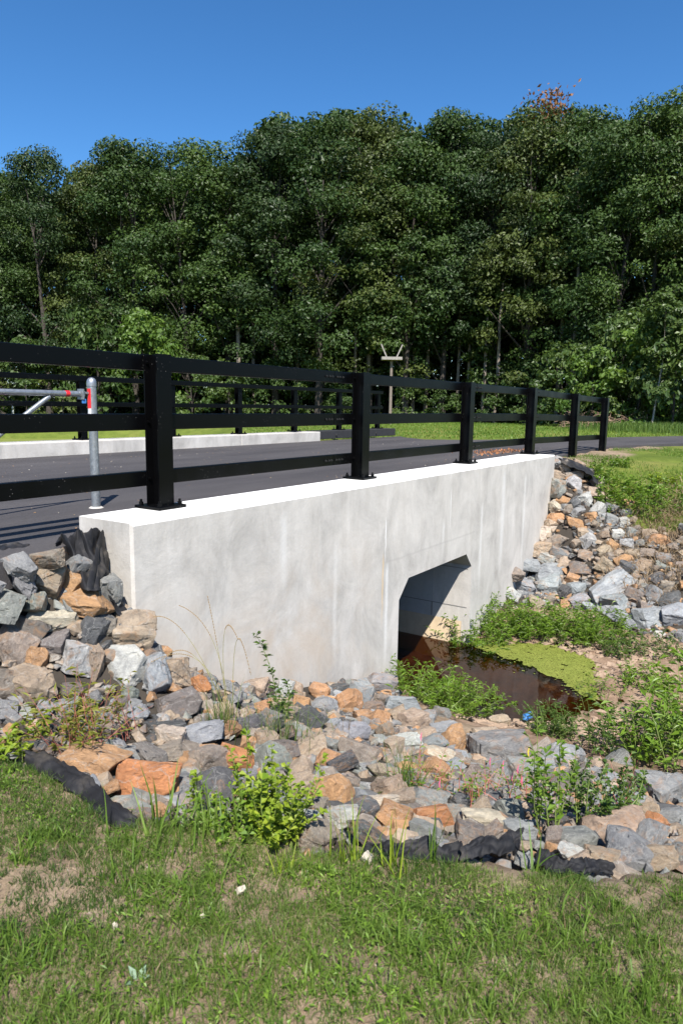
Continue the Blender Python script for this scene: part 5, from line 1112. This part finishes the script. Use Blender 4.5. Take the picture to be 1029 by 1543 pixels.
# slim trunks seen in the gaps at the wood edge
trk = MB(); trk.tube([(0, 0, -.3), (.12, .05, 4), (.05, .1, 8), (.2, .1, 11)], [.16, .14, .11, .05], 8); tk = trk.build("trunk", simple("lit trunk bark", (.20, .165, .135), .95, var=.3, scale=4), smooth=True); tkm = tk.data; bpy.data.objects.remove(tk)
sp_me, sp_tm = crown_mesh(300, 11, 1.5, 6.0, 26, 60, .3)
for i, c in enumerate((357, 384, 449, 536, 556, 612, 622, 640, 690, 726, 745, 838, 862, 705)):
    D = np.interp(c, [-70, 1100], [66, 50]) - .5 + rt.uniform(-1.5, 3); x, y = dist_point(c, D); root = empty("slim_tree", (x, y, ground_z(x, y)), rt.uniform(0, 6)); tag(root, f"slim pale trunk showing in the shade of the wood, {['first','second','third','fourth','fifth','sixth','seventh','eighth','ninth','tenth','eleventh','twelfth','thirteenth','fourteenth'][sorted((357, 384, 449, 536, 556, 612, 622, 640, 690, 726, 745, 838, 862, 705)).index(c)]} from left", "tree", "slim trunks in the wood edge")
    s = rt.uniform(.8, 1.15); root.scale = (s, s, s)
    a = bpy.data.objects.new("trunk", tkm); COL.objects.link(a); a.parent = root; b = bpy.data.objects.new("crown", with_mat(sp_me, M_OAK[3], "slim")); COL.objects.link(b); b.parent = root
# understorey shrubs
USH = [crown_mesh(310 + i, 4.0, 1.9, .35, 36, 75, .24) for i in range(3)]
UND = [(-30, 60, 4.5, M_OAK[4], "dim shrub at the far left of the wood edge"), (40, 60, 5.5, M_OAK[3], "shrub under the oaks behind the gate arm"), (95, 58, 5, M_OAK[4], "shrub behind the round bollard at the wood edge"), (150, 59, 8, M_OAK[3], "spreading low tree left of the bright sapling"), (225, 57, 7.5, M_YOUNG, "bright yellow-green sapling right behind the first railing post"), (290, 57, 5.2, M_SHRUB, "green shrub right of the bright sapling"), (345, 58, 4.4, M_SHRUB, "shrub between the first railing post and the pale trunks"), (410, 58, 4.6, M_OAK[3], "low shrub among the pale trunks"), (480, 57, 4.8, M_SHRUB, "light shrub left of the second railing post"), (520, 56, 3.2, M_OAK[3], "low shrub behind the second railing post"), (620, 56, 3.4, M_SHRUB, "low shrub right of the nesting platform pole"), (665, 56, 3.2, M_OAK[3], "low shrub left of the third railing post"), (740, 55, 4.8, M_OAK[3], "dark shrub right of the third railing post"), (795, 53, 4.4, M_OAK[2], "dark shrub behind the fourth railing post"), (850, 46, 5.0, M_SHRUB, "light green shrub behind the fifth railing post"), (893, 44, 4.3, M_YOUNG, "yellow-green shrub behind the last railing post"), (925, 45, 6.2, M_SHRUB, "tall shrub right of the last railing post"), (960, 44, 5.6, M_YOUNG, "bright shrub left of the leaning pale sapling"), (1015, 43, 6.6, M_SHRUB, "tall shrub at the right edge of the wood"), (1060, 42, 6.5, M_SHRUB, "shrub beyond the right edge of the wood"), (940, 43.5, 3.0, M_SHRUB, "low shrub over the dead brush")]
for i, (c, D, H, m, l_) in enumerate(UND):
    x, y = dist_point(c, D); me, tm = USH[i % 3]; root = empty("understorey_shrub", (x, y, ground_z(x, y)), rt.uniform(0, 6)); tag(root, l_, "shrub", "shrubs along the wood edge"); s = H / 4.0; q = s if H < 6 else s * .8; root.scale = (q * .95, q * .95, s)
    b = bpy.data.objects.new("crown", with_mat(me, m, ("ush", i % 3))); COL.objects.link(b); b.parent = root; a = bpy.data.objects.new("trunk", tm); COL.objects.link(a); a.parent = root
# leaning pale sapling at the right
x, y = dist_point(983, 41.5); root = empty("pale_sapling", (x, y, ground_z(x, y))); tag(root, "slender leaning sapling with a pale trunk at the right", "tree"); rx3 = np.array([R_[0], R_[1], 0])
mb = MB(); mb.tube([np.array([0, 0, -.2]) , rx3 * .15 + np.array([0, 0, 1.6]), rx3 * .35 + np.array([0, 0, 3.6]), rx3 * .3 + np.array([0, 0, 6.4])], [.055, .048, .035, .012], 8); mb.build("trunk", M_BIRCH, root, smooth=True)
cm, ct_ = crown_mesh(330, 7, 1.3, 2.2, 34, 70, .2); o = new_obj("crown", cm, M_SHRUB, root); o.location = tuple(rx3 * .3)
# dead brush under the right-hand shrubs
rb = random.Random(12)
for j, (c, l_) in enumerate(((875, "tangle of dead brown brush behind the last railing post"), (930, "tangle of dead brush left of the leaning sapling"), (905, "low heap of dead branches between the shrubs"))):
    x, y = dist_point(c, 43.2); root = empty("dead_brush", (x, y, ground_z(x, y))); tag(root, l_, "brush", "dead brush at the wood edge"); mb = MB()
    for i in range(70):
        a = Vector((rb.gauss(0, .8), rb.gauss(0, .5), rb.uniform(0, .5))); b = a + Vector((rb.gauss(0, .7), rb.gauss(0, .7), rb.uniform(-.1, .6))); mb.tube([a, (a + b) / 2 + Vector((0, 0, rb.uniform(-.05, .15))), b], [.022, .016, .006], 4, False)
    mb.build("branches", simple("dead wood", (.24, .16, .11), .9, var=.3), root)
